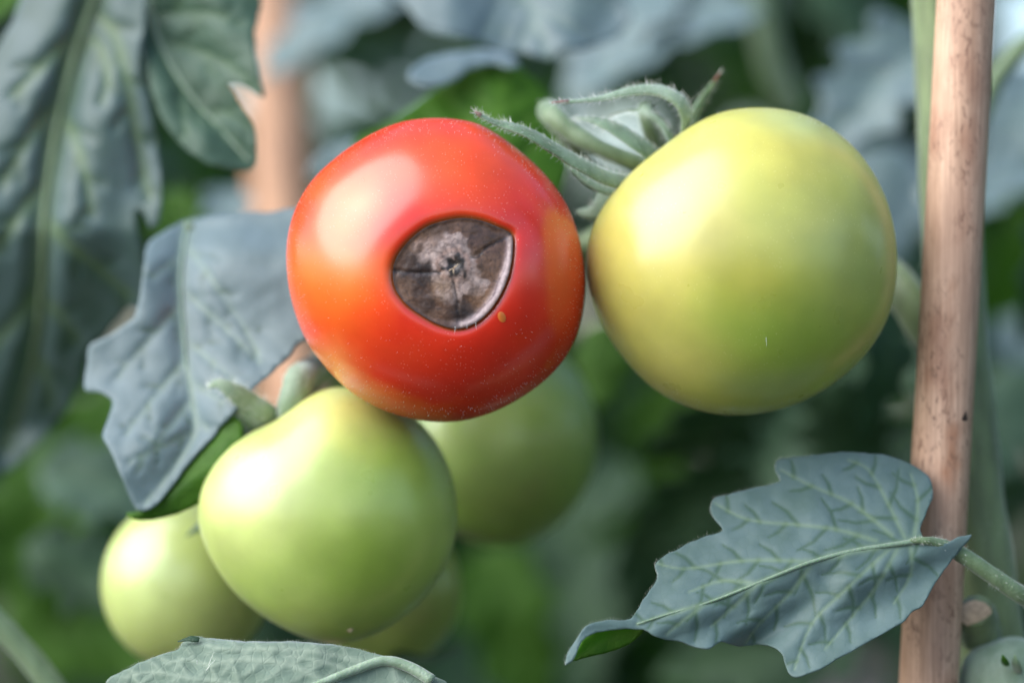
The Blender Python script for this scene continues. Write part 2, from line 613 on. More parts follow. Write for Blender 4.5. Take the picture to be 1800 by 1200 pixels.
def patch_colours(pxs, pys, front, base, patches, seed=0.0):
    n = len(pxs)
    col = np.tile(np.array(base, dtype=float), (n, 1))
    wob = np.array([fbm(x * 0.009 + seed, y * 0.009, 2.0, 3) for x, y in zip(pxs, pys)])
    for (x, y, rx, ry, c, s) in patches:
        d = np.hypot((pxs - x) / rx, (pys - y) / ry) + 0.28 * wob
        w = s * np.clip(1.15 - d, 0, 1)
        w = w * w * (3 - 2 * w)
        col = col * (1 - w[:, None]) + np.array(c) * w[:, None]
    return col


def tomato_body(outline, cx, cy, y0, mat, parent, base, patches, fwd=0.88, back=0.80, nth=160, nph=90, seed=0.0, expo=0.94, bump=0.006, tilt=(0, 0)):
    ts, rr = polar_outline(outline, cx, cy, nth)
    s0 = (D + y0) / D
    rm = rr.mean()
    c0 = P(cx, cy, y0)
    verts, pxs, pys = [], [], []
    for i in range(nph + 1):
        ph = math.pi * i / nph
        sp = abs(math.sin(ph)) ** expo
        cp = math.cos(ph)
        n_here = 1 if i in (0, nph) else nth
        for j in range(n_here):
            # inner rings round off towards a circle
            blend = sp ** 1.4
            r_ = (rr[j] * blend + rm * (1 - blend)) * sp
            x = math.cos(ts[j]) * r_
            z = math.sin(ts[j]) * r_
            dep = -(fwd if cp > 0 else back) * rm * cp
            k = 1 + bump * fbm(x * 0.009 + seed, z * 0.009, dep * 0.009 + seed, 2) * (1 - sp ** 6)
            px, py = cx + x, cy + z
            pxs.append(px); pys.append(py)
            verts.append(Vector((c0.x + x * PX * s0, y0 + dep * k * PX * s0 + (x * tilt[0] + z * tilt[1]) * PX * s0 * 0, c0.z - z * PX * s0)))
    faces = []
    def idx(i, j): return 0 if i == 0 else (1 + (nph - 1) * nth if i == nph else 1 + (i - 1) * nth + j % nth)
    for i in range(nph):
        for j in range(nth):
            if i == 0: faces.append((0, idx(1, j), idx(1, j + 1)))
            elif i == nph - 1: faces.append((idx(i, j + 1), idx(i, j), idx(nph, 0)))
            else: faces.append((idx(i, j), idx(i + 1, j), idx(i + 1, j + 1), idx(i, j + 1)))
    o = mesh_obj('skin', verts, faces, mat, parent, origin=c0)
    set_col(o, patch_colours(np.array(pxs), np.array(pys), None, base, patches, seed))
    return o, rm


def sepal(parent, path, width, mat=None, thin=0.28, facing=(0, -0.6, 0.8), tip_mat=True, hair=True, seed=1, hair_len=0.0014, n_hair=140, name='sepal'):
    pts = smooth_path(path, 7)
    n = len(pts)
    w = width * PX * 0.5
    rad = []
    for i in range(n):
        t = i / (n - 1)
        f = (0.75 + 0.45 * math.sin(math.pi * min(1, t * 1.15))) * (1 - t) ** 0.45 if t < 0.97 else 0.12
        rad.append(max(w * f, 0.00012))
    v, f = tube_geo(pts, rad, 14, flat=facing, flat_ratio=thin, wob=0.12, seed=seed)
    o = mesh_obj(name, v, f, mat or M['sepal'], parent, origin=pts[0])
    rs = random.Random(seed)
    if hair:
        sites = []
        for _ in range(n_hair):
            i = rs.randrange(1, n - 1); k = rs.randrange(14)
            c = pts[i]; p = v[i * 14 + k].lerp(v[(i + 1) * 14 + k], rs.random())
            sites.append((p, (p - c)))
        hairs('hairs', sites, M['hair'], o, length=hair_len, seed=seed)
        for ch in o.children: ch.location = Vector(sites[0][0]) - pts[0]
    if tip_mat:
        tv, tf = tube_geo(pts[-4:], [rad[-4] * 1.04, rad[-3] * 1.06, rad[-2] * 1.1, rad[-1] * 1.1], 10, flat=facing, flat_ratio=max(thin, .5))
        to = mesh_obj('dry_tip', tv, tf, M['sepal_tip'], o, origin=pts[-4])
        to.location = pts[-4] - pts[0]
    return o


def stalk(name, path, radii, mat, parent, hair_n=0, seed=3, nseg=12, hair_len=0.0010):
    pts = smooth_path(path, 6)
    n = len(pts)
    t = np.linspace(0, 1, n)
    rad = list(np.interp(t, np.linspace(0, 1, len(radii)), radii))
    v, f = tube_geo(pts, rad, nseg, wob=0.08, seed=seed)
    o = mesh_obj(name, v, f, mat, parent, origin=pts[0])
    if hair_n:
        rs = random.Random(seed)
        sites = []
        for _ in range(hair_n):
            i = rs.randrange(0, n - 1); k = rs.randrange(nseg)
            p = v[i * nseg + k].lerp(v[(i + 1) * nseg + k], rs.random())
            sites.append((p, p - pts[i]))
        h = hairs('hairs', sites, M['hair'], o, length=hair_len, seed=seed)
        h.location = Vector(sites[0][0]) - pts[0]
    return o


# ---- red tomato, blossom end towards the camera, with the sunken rot patch
RC = (766, 476)
red = empty('tomato', P(*RC, 0.0))
tag(red, 'ripe red tomato with a sunken brown rot patch facing the camera', 'tomato', 'tomatoes on the truss')
red_outline = [(504, 470), (506, 415), (520, 366), (548, 318), (592, 276), (645, 240), (700, 216), (752, 208), (805, 210), (850, 222),
               (905, 258), (955, 303), (992, 352), (1016, 410), (1028, 480), (1025, 545), (1008, 605), (972, 655), (925, 693), (872, 722),
               (815, 739), (760, 741), (705, 731), (655, 712), (610, 683), (568, 640), (534, 590), (513, 530)]
rot_outline = [(691, 486), (692, 468), (701, 447), (721, 422), (751, 399), (785, 388), (815, 384), (848, 389), (876, 400), (898, 411), (901, 430),
               (898, 462), (889, 496), (872, 529), (850, 556), (825, 572), (800, 577), (772, 570), (745, 556), (719, 538), (702, 519), (694, 503)]
SPC = (797, 482)


def build_red():
    nth = 224
    ts_c, rr_c = polar_outline(red_outline, RC[0], RC[1], 720)
    rm = rr_c.mean()
    _, bb = polar_outline(rot_outline, SPC[0], SPC[1], nth)
    ts, Rs = polar_outline(red_outline, SPC[0], SPC[1], nth)
    H = 0.84 * rm

    def height(px, py):
        dx, dy = px - RC[0], py - RC[1]
        a = math.atan2(dy, dx)
        rad = np.interp(a, ts_c, rr_c, period=2 * np.pi)
        dist = math.hypot(dx, dy)
        t = min(1.0, dist / rad)
        for _ in range(3):
            e = t ** 1.8
            t = min(1.0, dist / (rad * e + rm * (1 - e)))
        t = max(t, min(1.0, dist / rad) if dist / rad > 0.995 else 0.0)
        base = max(0.0, 1 - t ** 2.25) ** (1 / 2.12)
        lump = 0.0025 * fbm(dx * 0.0075 + 3, dy * 0.0075, 0.5, 2) * (1 - t ** 6)
        # shallow shoulders between the fruit's chambers
        rib_ = 0.003 * math.cos(5 * (a + 2.3)) * t * t * (1 - t ** 4)
        return H * (base + lump + rib_)

    c0 = P(RC[0], RC[1], 0)
    verts, faces, pxs, pys = [], [], [], []

    def put(px, py, h):
        pxs.append(px); pys.append(py)
        verts.append(P(px, py, -h * PX) if h > 0 else Vector(((px - 900) * PX, -h * PX, (600 - py) * PX)))
        return len(verts) - 1

    rows = []
    offs = [-2, 0, 2, 4, 7, 10, 14, 19, 25, 33]
    for k in offs:
        row = []
        for j in range(nth):
            r_ = bb[j] + k
            px, py = SPC[0] + math.cos(ts[j]) * r_, SPC[1] + math.sin(ts[j]) * r_
            dip = 9 * math.exp(-(max(k + 2, 0) / 9.0) ** 1.6) + 5.0 * math.exp(-((k + 2) / 30.0) ** 2)
            row.append(put(px, py, height(px, py) - dip))
        rows.append(row)
    nr = 60
    for i in range(1, nr + 1):
        u = math.sin(0.5 * math.pi * i / nr)
        row = []
        for j in range(nth):
            r0 = bb[j] + offs[-1]
            r_ = r0 + (Rs[j] - r0) * u
            px, py = SPC[0] + math.cos(ts[j]) * r_, SPC[1] + math.sin(ts[j]) * r_
            k = r_ - bb[j]
            row.append(put(px, py, height(px, py) * (1 if i < nr else 0) - 5.0 * math.exp(-((k + 2) / 30.0) ** 2)))
        rows.append(row)
    # the back of the fruit, down to the stem pit
    rim = [(pxs[v], pys[v]) for v in rows[-1]]
    nb = 30
    for i in range(1, nb + 1):
        ph = 0.5 * math.pi * i / nb
        row = []
        f = math.cos(ph) if i < nb else 0.004
        for j in range(nth):
            px = RC[0] + (rim[j][0] - RC[0]) * f
            py = RC[1] + (rim[j][1] - RC[1]) * f
            pit = 0.12 * math.exp(-(f / 0.22) ** 2)
            row.append(put(px, py, -rm * (0.80 * math.sin(ph) - pit)))
        rows.append(row)
    for a in range(len(rows) - 1):
        for j in range(nth):
            j2 = (j + 1) % nth
            faces.append((rows[a][j], rows[a + 1][j], rows[a + 1][j2], rows[a][j2]))
    o = mesh_obj('skin', verts, faces, M['red'], red, origin=c0)
    O, OR = (0.76, 0.125, 0.010), (0.74, 0.070, 0.008)
    pats = [(575, 470, 150, 190, O, 0.9), (620, 330, 150, 120, O, 0.45), (800, 290, 190, 110, OR, 0.85), (560, 640, 80, 60, (0.80, 0.27, 0.07), 0.85),
            (640, 700, 80, 40, (0.76, 0.20, 0.04), 0.5), (1025, 470, 50, 120, OR, 0.35), (700, 620, 120, 80, (0.66, 0.055, 0.012), 0.5)]
    cols = patch_colours(np.array(pxs), np.array(pys), None, (0.66, 0.022, 0.005), pats, 1.0)
    # olive-brown line where the healthy skin meets the rot
    X, Y = np.array(pxs), np.array(pys)
    Z = np.array([v.y for v in verts])
    ang = np.arctan2(Y - SPC[1], X - SPC[0])
    k = np.hypot(X - SPC[0], Y - SPC[1]) - np.interp(ang, ts, bb, period=2 * np.pi)
    w = np.exp(-(np.maximum(k - 1, 0) / 5.5) ** 2) * 0.8 * (Z < 0)
    cols = cols * (1 - w[:, None]) + np.array((0.20, 0.085, 0.02)) * w[:, None]
    set_col(o, cols)

    # the rot patch itself
    v2, f2, col = [], [], []
    nr2 = 84
    th_n = len(ts)
    def rotcol(px, py, pale_d, seam_d, n1, n2, n3):
        brown = np.array((0.132, 0.070, 0.045))
        dark = np.array((0.020, 0.014, 0.014))
        pale = np.array((0.46, 0.36, 0.325))
        tan = np.array((0.17, 0.10, 0.062))
        c = brown * (1 + 0.35 * n2)
        w = np.clip(0.5 + 1.6 * n1, 0, 1)
        c = c * (1 - 0.5 * w) + tan * 0.5 * w
        # dark blotches
        for (bx, by, br, s) in [(728, 466, 45, .75), (752, 470, 26, .9), (812, 548, 34, .95), (745, 535, 30, .65), (770, 398, 30, .5), (860, 420, 34, .4), (835, 405, 26, .35), (715, 500, 20, .4)]:
            d = math.hypot(px - bx, py - by) / br + 0.45 * n1
            w = s * float(np.clip(1.2 - d, 0, 1)) ** 0.8
            c = c * (1 - w) + dark * w
        # pale loose skin round the middle with its sheen painted in, crisp edged
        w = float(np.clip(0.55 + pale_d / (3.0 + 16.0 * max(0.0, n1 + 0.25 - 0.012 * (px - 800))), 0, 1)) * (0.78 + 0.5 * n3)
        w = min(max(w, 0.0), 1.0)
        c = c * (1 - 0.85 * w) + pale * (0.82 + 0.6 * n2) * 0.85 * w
        # tan bump left below the middle
        d = math.hypot((px - 776) / 22, (py - 505) / 26) + 0.3 * n2
        w = 0.75 * float(np.clip(1.2 - d, 0, 1))
        c = c * (1 - w) + np.array((0.27, 0.175, 0.11)) * w
        d = math.hypot((px - 850) / 30, (py - 525) / 26) + 0.3 * n2
        w = 0.45 * float(np.clip(1.2 - d, 0, 1))
        c = c * (1 - w) + np.array((0.25, 0.14, 0.075)) * w
        # ring round the blossom scar
        d = math.hypot(px - 797, py - 465)
        ring = math.exp(-((d - 26 - 5 * n2) / 4.0) ** 2)
        c = c * (1 - 0.55 * ring) + np.array((0.28, 0.17, 0.13)) * 0.55 * ring
        # scar: black broken star
        d = math.hypot((px - 799) / 17, (py - 466) / 19) + 1.1 * n3 + 0.5 * n2 + 0.12 * math.sin(5 * math.atan2(py - 465, px - 797) + 2.2)
        w = 0.92 * float(np.clip((1.15 - d) * 2.2, 0, 1))
        c = c * (1 - w) + np.array((0.016, 0.016, 0.016)) * w
        # dark seams running to the three corners
        for (sm_, wd, s), dd in zip(SEAMS, seam_d):
            w = s * math.exp(-(dd / wd) ** 2)
            c = c * (1 - w) + dark * 0.7 * w
        # cracked network
        cell = abs(noise.noise(Vector((px * 0.07 + 0.5 * n2, py * 0.07, 11.0))))
        w = 0.5 * math.exp(-(cell / 0.04) ** 2)
        c = c * (1 - w) + dark * w
        return np.clip(c, 0.004, 0.9)

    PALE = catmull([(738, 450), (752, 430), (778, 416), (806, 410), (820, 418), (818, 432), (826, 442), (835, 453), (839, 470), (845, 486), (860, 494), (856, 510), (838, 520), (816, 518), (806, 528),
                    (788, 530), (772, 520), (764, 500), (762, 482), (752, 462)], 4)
    SEAMS = [(np.array([(690, 476), (730, 480), (775, 478)]), 3.0, .85), (np.array([(832, 452), (862, 432), (900, 411)]), 2.0, .9),
             (np.array([(798, 495), (803, 530), (808, 577)]), 2.4, .7), (np.array([(745, 505), (735, 520), (722, 530)]), 1.6, .5),
             (np.array([(860, 470), (868, 490), (882, 505)]), 1.5, .4)]

    grid = [(SPC[0] + math.cos(ts[j]) * (bb[j] + 0.5) * i / nr2, SPC[1] + math.sin(ts[j]) * (bb[j] + 0.5) * i / nr2) for i in range(nr2 + 1) for j in range(th_n if i else 1)]
    ga = np.array(grid)
    N1 = np.array([fbm(x * 0.022, y * 0.022, 5.0, 4) for x, y in grid])
    N2 = np.array([fbm(x * 0.05, y * 0.05, 8.0, 3) for x, y in grid])
    N3 = np.array([noise.noise(Vector((x * .09, y * .09, 2))) for x, y in grid])
    warp = np.stack([ga[:, 0] + 6 * N2 + 4 * N3, ga[:, 1] + 6 * N3 - 4 * N1], 1)
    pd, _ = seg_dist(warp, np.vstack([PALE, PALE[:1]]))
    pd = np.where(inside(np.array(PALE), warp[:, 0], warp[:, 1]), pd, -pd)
    warp = np.stack([ga[:, 0] + 4 * N2 + 5 * N1, ga[:, 1] + 4 * N2 - 6 * N1], 1)
    SD = np.stack([seg_dist(warp, q[0])[0] for q in SEAMS], 1)
    SH = np.stack([seg_dist(ga, q[0])[0] for q in SEAMS[:3]], 1)
    for i in range(nr2 + 1):
        u = i / nr2
        for j in range(th_n if i else 1):
            a = ts[j]
            r_ = (bb[j] + 0.5) * u
            px, py = SPC[0] + math.cos(a) * r_, SPC[1] + math.sin(a) * r_
            gap = bb[j] - r_
            # rolled-up margin on the lower right, undercut on the left
            side = max(0.0, math.cos(a - 0.45))
            wall = 4 + 9 * side
            lift = math.exp(-(gap / wall) ** 2)
            floor = height(px, py) - 11 - 6 * (1 - u * u)
            h = floor + lift * (2 + 5.5 * side) + 1.2 * fbm(px * .05, py * .05, 3, 3)
            d = math.hypot(px - 797, py - 465)
            h += 5 * math.exp(-(d / 30) ** 2) - 8 * math.exp(-(d / 10) ** 2)
            gi = len(v2)
            for q in range(3):
                h -= 2.2 * SEAMS[q][2] * math.exp(-(SH[gi, q] / 4.0) ** 2)
            v2.append(P(px, py, -h * PX))
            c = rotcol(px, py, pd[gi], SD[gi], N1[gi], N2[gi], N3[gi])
            if side > 0.35:
                w = min(1, (side - 0.35) * 2.2) * math.exp(-((gap - 7) / 6.5) ** 2) * 0.85  # light caught by the right lip, painted as a pale band
                c = c * (1 - w) + np.array((0.52, 0.42, 0.42)) * w
                w = min(1, (side - 0.35) * 2.2) * math.exp(-((gap - 11 - 2 * math.sin(a * 9)) / 1.6) ** 2) * 0.6
                c = c * (1 - w) + np.array((0.12, 0.07, 0.08)) * w
            e = math.exp(-(gap / 2.0) ** 2) * (0.85 - 0.6 * side)
            c = c * (1 - e) + np.array((0.03, 0.02, 0.018)) * e
            col.append(c)
    def id2(i, j): return 0 if i == 0 else 1 + (i - 1) * th_n + j % th_n
    for i in range(nr2):
        for j in range(th_n):
            if i == 0: f2.append((0, id2(1, j), id2(1, j + 1)))
            else: f2.append((id2(i, j), id2(i + 1, j), id2(i + 1, j + 1), id2(i, j + 1)))
    so_ = P(SPC[0], SPC[1], 0)
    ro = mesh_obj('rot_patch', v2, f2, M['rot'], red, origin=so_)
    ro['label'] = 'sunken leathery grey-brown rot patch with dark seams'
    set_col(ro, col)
    # dried style end standing in the scar
    for a, ln in ((2.7, 9), (-0.7, 12), (1.5, 10)):
        h0 = height(797, 470) - 20
        p0 = P(797, 472, -(h0 + 8) * PX)
        p1 = p0 + Vector((math.cos(a) * ln * PX, -7 * PX, -math.sin(a) * ln * PX))
        v, f = tube_geo([p0, p0.lerp(p1, .5) + Vector((0, -4 * PX, 0)), p1], [1.1 * PX, 1.0 * PX, .6 * PX], 7)
        s = mesh_obj('dried_style', v, f, M['cut'], ro, origin=p0)
        s.location = p0 - so_
    # pale spot and short bristles below the patch
    def on_skin(px, py, lift=0.0):
        return P(px, py, -(height(px, py) + lift) * PX)
    pv, pf = [], []
    for i in range(5):
        for j in range(16):
            a = j / 16 * 2 * math.pi
            rx, ry = 7 * (i / 4), 9.5 * (i / 4)
            pv.append(on_skin(882 + rx * math.cos(a) + 2 * math.sin(a), 557 + ry * math.sin(a), 1.6 * (1 - (i / 4) ** 2) - 0.3))
    for i in range(4):
        for j in range(16):
            pf.append((i * 16 + j, (i + 1) * 16 + j, (i + 1) * 16 + (j + 1) % 16, i * 16 + (j + 1) % 16))
    mesh_obj('pale_fleck', pv, pf, M['tear'], red, origin=on_skin(882, 557))
    sites = []
    for (x, y) in ((800, 574), (821, 572), (836, 567)):
        sites.append((on_skin(x, y, -4), Vector((0.05 * random.uniform(-1, 1), -0.45, -1.0))))
    rs = random.Random(4)
    hairs('bristles', sites, M['hair'], red, length=0.0013, r=0.00004, bend=0.1, seed=2)
    sites = []
    for _ in range(900):
        a = rs.uniform(0, 2 * math.pi); q = rs.uniform(0.9, 0.999) if rs.random() < 0.7 else math.sqrt(rs.uniform(0.15, 1))
        rad = np.interp(a if a < math.pi else a - 2 * math.pi, ts_c, rr_c, period=2 * np.pi) * q
        x, y = RC[0] + math.cos(a) * rad, RC[1] + math.sin(a) * rad
        if math.hypot(x - SPC[0], y - SPC[1]) < 125: continue
        p = on_skin(x, y, -0.3)
        nrm = Vector((math.cos(a) * q, -math.sqrt(max(0, 1 - q * q)), -math.sin(a) * q))
        sites.append((p, nrm))
    hairs('skin_fuzz', sites, M['hair'], red, length=0.00042, r=0.000016, bend=0.5, seed=6)
    return height


red_height = build_red()

# ---- yellow tomato turning from green
YC = (1302, 462)
yel = empty('tomato', P(*YC, 0.004))
tag(yel, 'large yellow-green tomato touching the red one, beside the bamboo cane', 'tomato', 'tomatoes on the truss')
yel_outline = [(1030, 480), (1033, 430), (1048, 385), (1078, 338), (1118, 296), (1165, 258), (1215, 222), (1268, 198), (1330, 190), (1395, 197), (1450, 220),
               (1500, 260), (1538, 312), (1564, 375), (1575, 450), (1570, 520), (1548, 582), (1508, 636), (1455, 680), (1395, 711), (1330, 727),
               (1265, 728), (1205, 713), (1150, 684), (1105, 640), (1068, 590), (1042, 535)]
GR, YL = (0.26, 0.37, 0.05), (0.66, 0.55, 0.085)
tomato_body(yel_outline, YC[0], YC[1], 0.004, M['yellow'], yel, (0.43, 0.45, 0.10),
            [(1150, 430, 190, 280, (0.51, 0.465, 0.115), 0.95), (1330, 260, 190, 110, (0.50, 0.465, 0.095), 0.8), (1370, 590, 230, 170, GR, 0.95),
             (1480, 470, 130, 150, (0.31, 0.37, 0.085), 0.8), (1420, 215, 130, 60, (0.38, 0.44, 0.17), 0.9), (1180, 640, 130, 90, (0.48, 0.45, 0.12), 0.6),
             (1310, 490, 120, 90, (0.47, 0.43, 0.06), 0.5)], seed=2.0)
# small dark specks on its skin
def speck_on(parent, C, rm, y0, px, py, r, mat, name, fwd=0.88):
    dx, dy = px - C[0], py - C[1]
    t = min(0.995, math.hypot(dx, dy) / rm)
    s0 = (D + y0) / D
    h = fwd * rm * math.sqrt(1 - t * t)
    c = P(C[0], C[1], y0)
    p = Vector((c.x + dx * PX * s0, y0 - h * PX * s0, c.z - dy * PX * s0))
    nr = Vector((dx, -h, -dy)).normalized()
    t1 = nr.orthogonal().normalized(); t2 = nr.cross(t1)
    v, f = [p + nr * r * 0.5], []
    for k in range(10):
        a = k / 10 * 2 * math.pi
        v.append(p + (t1 * math.cos(a) + t2 * math.sin(a)) * r * (1 + .25 * math.sin(3 * a)) - nr * r * 0.6)
        f.append((0, 1 + k, 1 + (k + 1) % 10))
    return mesh_obj(name, v, f, mat, parent, origin=p)
speck_on(yel, YC, 271, 0.004, 1421, 575, 0.00025, M['scar'], 'dark_speck')
speck_on(yel, YC, 271, 0.004, 1571, 451, 0.00045, M['scar'], 'dark_speck')

def rim_fuzz(parent, outline, C, y0, n, seed):
    rs = random.Random(seed)
    ts, rr = polar_outline(outline, C[0], C[1], 240)
    s0 = (D + y0) / D
    c = P(C[0], C[1], y0)
    sites = []
    for _ in range(n):
        j = rs.randrange(240)
        q = rs.uniform(0.93, 0.999)
        x, z = math.cos(ts[j]) * rr[j] * q, math.sin(ts[j]) * rr[j] * q
        h = 0.88 * rr.mean() * math.sqrt(1 - q * q)
        sites.append((Vector((c.x + x * PX * s0, y0 - h * PX * s0, c.z - z * PX * s0)), Vector((x, -h, -z))))
    hairs('skin_fuzz', sites, M['hair'], parent, length=0.00045, r=0.000016, bend=0.5, seed=seed)
rim_fuzz(yel, yel_outline, YC, 0.004, 700, 81)
hp = speck_on(yel, YC, 271, 0.004, 1328, 592, 0.00012, M['hair'], 'pale_scratch')
hairs('stray_hair', [(hp.location + yel.location, Vector((0.02, -0.25, -1)))], M['hair'], yel, length=0.0026, r=0.00004, bend=0.1, seed=83)

# calyx and fruit stalk of the yellow tomato
cal = empty('calyx', P(1165, 300, 0.012)); cal.parent = yel; cal.location = P(1165, 300, 0.012) - yel.location
calw = cal
class _W: pass
def under(parent_world, o, base):
    """Put an object built in world space under a part whose world origin is known."""
    o.parent = parent_world
cal_world = P(1165, 300, 0.012)
def cal_sepal(par, par_world, *a, **k):
    o = sepal(None, *a, **k)
    w = o.location.copy()
    o.parent = par
    o.location = w - par_world
    return o
cal_sepal(cal, cal_world, [P(1150, 325, 0.010), P(1075, 315, 0.002), P(1010, 283, -0.002), P(930, 235, -0.004), P(870, 215, -0.004), P(834, 197, -0.005)], 42, thin=0.30, facing=(0.2, -0.8, 0.55), seed=11, n_hair=420)
cal_sepal(cal, cal_world, [P(1185, 262, 0.012), P(1206, 225, 0.006), P(1198, 182, 0.004), P(1160, 160, 0.004), P(1110, 160, 0.003), P(1050, 174, 0.001), P(970, 181, -0.002)], 32, mat=M['sepal_pale'], thin=0.4, facing=(0.5, -0.8, 0.2), seed=12, n_hair=420)
cal_sepal(cal, cal_world, [P(1180, 300, 0.014), P(1140, 265, 0.008), P(1085, 228, 0.008), P(1045, 212, 0.010), P(1008, 208, 0.013)], 44, thin=0.16, facing=(0.2, -0.9, 0.5), seed=13, tip_mat=False, n_hair=300)
cal_sepal(cal, cal_world, [P(1195, 265, 0.020), P(1214, 215, 0.020), P(1238, 170, 0.020), P(1266, 128, 0.018)], 24, thin=0.4, facing=(0.6, -0.6, 0.2), seed=14, n_hair=120)
cal_sepal(cal, cal_world, [P(1150, 335, 0.014), P(1085, 338, 0.008), P(1040, 322, 0.008), P(1003, 290, 0.010), P(985, 262, 0.013)], 40, thin=0.3, facing=(0.2, -0.5, 0.9), seed=15, tip_mat=False, n_hair=160)
cal_sepal(cal, cal_world, [P(1170, 320, 0.02), P(1100, 330, 0.016), P(1050, 370, 0.014), P(1015, 372, 0.016)], 56, thin=0.25, facing=(0.1, -0.8, 0.6), seed=16, tip_mat=False, n_hair=100)
cal_sepal(cal, cal_world, [P(1190, 290, 0.02), P(1178, 240, 0.018), P(1150, 205, 0.02), P(1110, 196, 0.024), P(1075, 205, 0.028)], 16, thin=0.4, facing=(0.4, -0.8, 0.2), seed=17, tip_mat=False, n_hair=260)
ped = stalk('fruit_stalk', [P(1170, 300, 0.02), P(1120, 285, 0.017), P(1060, 262, 0.017), P(1010, 236, 0.019), P(972, 204, 0.022), P(972, 206, 0.032), P(1080, 345, 0.055)],
            [0.0018, 0.0016, 0.0017, 0.0021, 0.0025, 0.0021, 0.0016], M['stem'], None, hair_n=250, seed=21)
w = ped.location.copy(); ped.parent = cal; ped.location = w - cal_world
ped2 = stalk('fruit_stalk', [P(1150, 250, 0.03), P(1138, 212, 0.026), P(1136, 200, 0.032), P(1160, 300, 0.05)], [0.0019, 0.0017, 0.0016, 0.0015], M['stem'], None, hair_n=160, seed=22)
w = ped2.location.copy(); ped2.parent = cal; ped2.location = w - cal_world

# ---- large green tomato, lower left
GC = (577, 905)
gy = 0.016
grn = empty('tomato', P(*GC, gy))
tag(grn, 'large pale green tomato hanging right below the red one', 'tomato', 'tomatoes on the truss')
grn_outline = [(349, 910), (352, 868), (370, 825), (402, 785), (440, 760), (478, 742), (508, 722), (535, 700), (570, 684), (612, 680), (655, 690), (700, 712),
               (742, 745), (775, 790), (797, 845), (804, 905), (797, 960), (775, 1010), (742, 1055), (700, 1090), (655, 1115), (605, 1128),
               (555, 1124), (505, 1105), (455, 1075), (410, 1035), (375, 985), (357, 945)]
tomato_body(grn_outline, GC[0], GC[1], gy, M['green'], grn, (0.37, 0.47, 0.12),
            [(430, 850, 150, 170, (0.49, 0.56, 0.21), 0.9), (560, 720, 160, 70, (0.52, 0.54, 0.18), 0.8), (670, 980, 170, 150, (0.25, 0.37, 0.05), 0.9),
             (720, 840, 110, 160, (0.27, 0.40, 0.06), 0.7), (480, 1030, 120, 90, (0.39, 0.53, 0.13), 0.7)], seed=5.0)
rim_fuzz(grn, grn_outline, GC, gy, 500, 82)
speck_on(grn, GC, 228, gy, 622, 1100, 0.0007, M['calyx_scar'], 'blossom_scar')
for k, (path, wd) in enumerate([([P(490, 750, gy + 0.006), P(470, 730, gy), P(440, 708, gy - 0.002), P(410, 688, gy - 0.004), P(385, 674, gy - 0.004), P(366, 680, gy - 0.003)], 44),
                                ([P(490, 775, gy + 0.008), P(455, 755, gy + 0.002), P(428, 732, gy - 0.001), P(418, 700, gy - .003)], 34),
                                ([P(470, 730, gy + 0.012), P(430, 700, gy + 0.008), P(408, 675, gy + 0.008), P(400, 652, gy + 0.008)], 22)]):
    sepal(grn, path, wd, mat=M['sepal_pale'], thin=0.25, facing=(-0.5, -0.6, 0.6), seed=31 + k, tip_mat=False, n_hair=260)
stalk('fruit_stalk', [P(508, 745, gy + 0.006), P(512, 715, gy + 0.000), P(522, 680, gy - 0.001), P(530, 660, gy + 0.004), P(560, 645, gy + 0.035)],
      [0.0030, 0.0029, 0.0030, 0.0030, 0.0028], M['sepal_pale'], grn, hair_n=260, seed=41)


# ---- tomatoes behind
def round_outline(cx, cy, rx, ry, seed, n=22, wob=0.03):
    out = []
    for k in range(n):
        a = 2 * math.pi * k / n
        f = 1 + wob * noise.noise(Vector((math.cos(a) * 1.2 + seed, math.sin(a) * 1.2, seed)))
        out.append((cx + rx * f * math.cos(a), cy + ry * f * math.sin(a)))
    return out

for (c, rx, ry, y0, label, base, pats, sd) in [
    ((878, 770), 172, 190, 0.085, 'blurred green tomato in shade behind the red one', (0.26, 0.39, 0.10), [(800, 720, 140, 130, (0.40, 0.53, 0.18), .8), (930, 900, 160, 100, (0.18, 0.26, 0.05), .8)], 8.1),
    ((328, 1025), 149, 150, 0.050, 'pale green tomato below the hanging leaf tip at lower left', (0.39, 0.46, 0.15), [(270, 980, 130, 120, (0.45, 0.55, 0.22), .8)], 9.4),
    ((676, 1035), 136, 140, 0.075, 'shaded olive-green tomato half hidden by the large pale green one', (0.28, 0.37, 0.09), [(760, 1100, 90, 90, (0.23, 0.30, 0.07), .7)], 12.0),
]:
    t = empty('tomato', P(c[0], c[1], y0))
    tag(t, label, 'tomato', 'tomatoes on the truss')
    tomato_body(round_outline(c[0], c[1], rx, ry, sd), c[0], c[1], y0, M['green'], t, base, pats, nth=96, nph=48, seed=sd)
    top = (c[0] + (20 if sd < 12 else -30), c[1] - ry)
    if sd == 9.4:
        sepal(t, [P(400, 900, y0 - 0.005), P(370, 915, y0 - .012), P(345, 930, y0 - 0.016), P(328, 942, y0 - .018)], 26, thin=.4, seed=51, tip_mat=False, hair=False)
    if sd == 12.0:
        sepal(t, [P(690, 1150, y0 - 0.01), P(740, 1160, y0 - .014), P(790, 1145, y0 - 0.014), P(815, 1130, y0 - .014)], 36, mat=M['leaf_dark'], thin=.3, seed=52, tip_mat=False, hair=False)
    stalk('fruit_stalk', [P(top[0], top[1] + 14, y0 + 0.004), P(top[0] + 4, top[1] - 20, y0 + 0.006), P(top[0] + 20, top[1] - 60, y0 + 0.012)], [0.0022, 0.002, 0.0022], M['stem'], t, nseg=10)

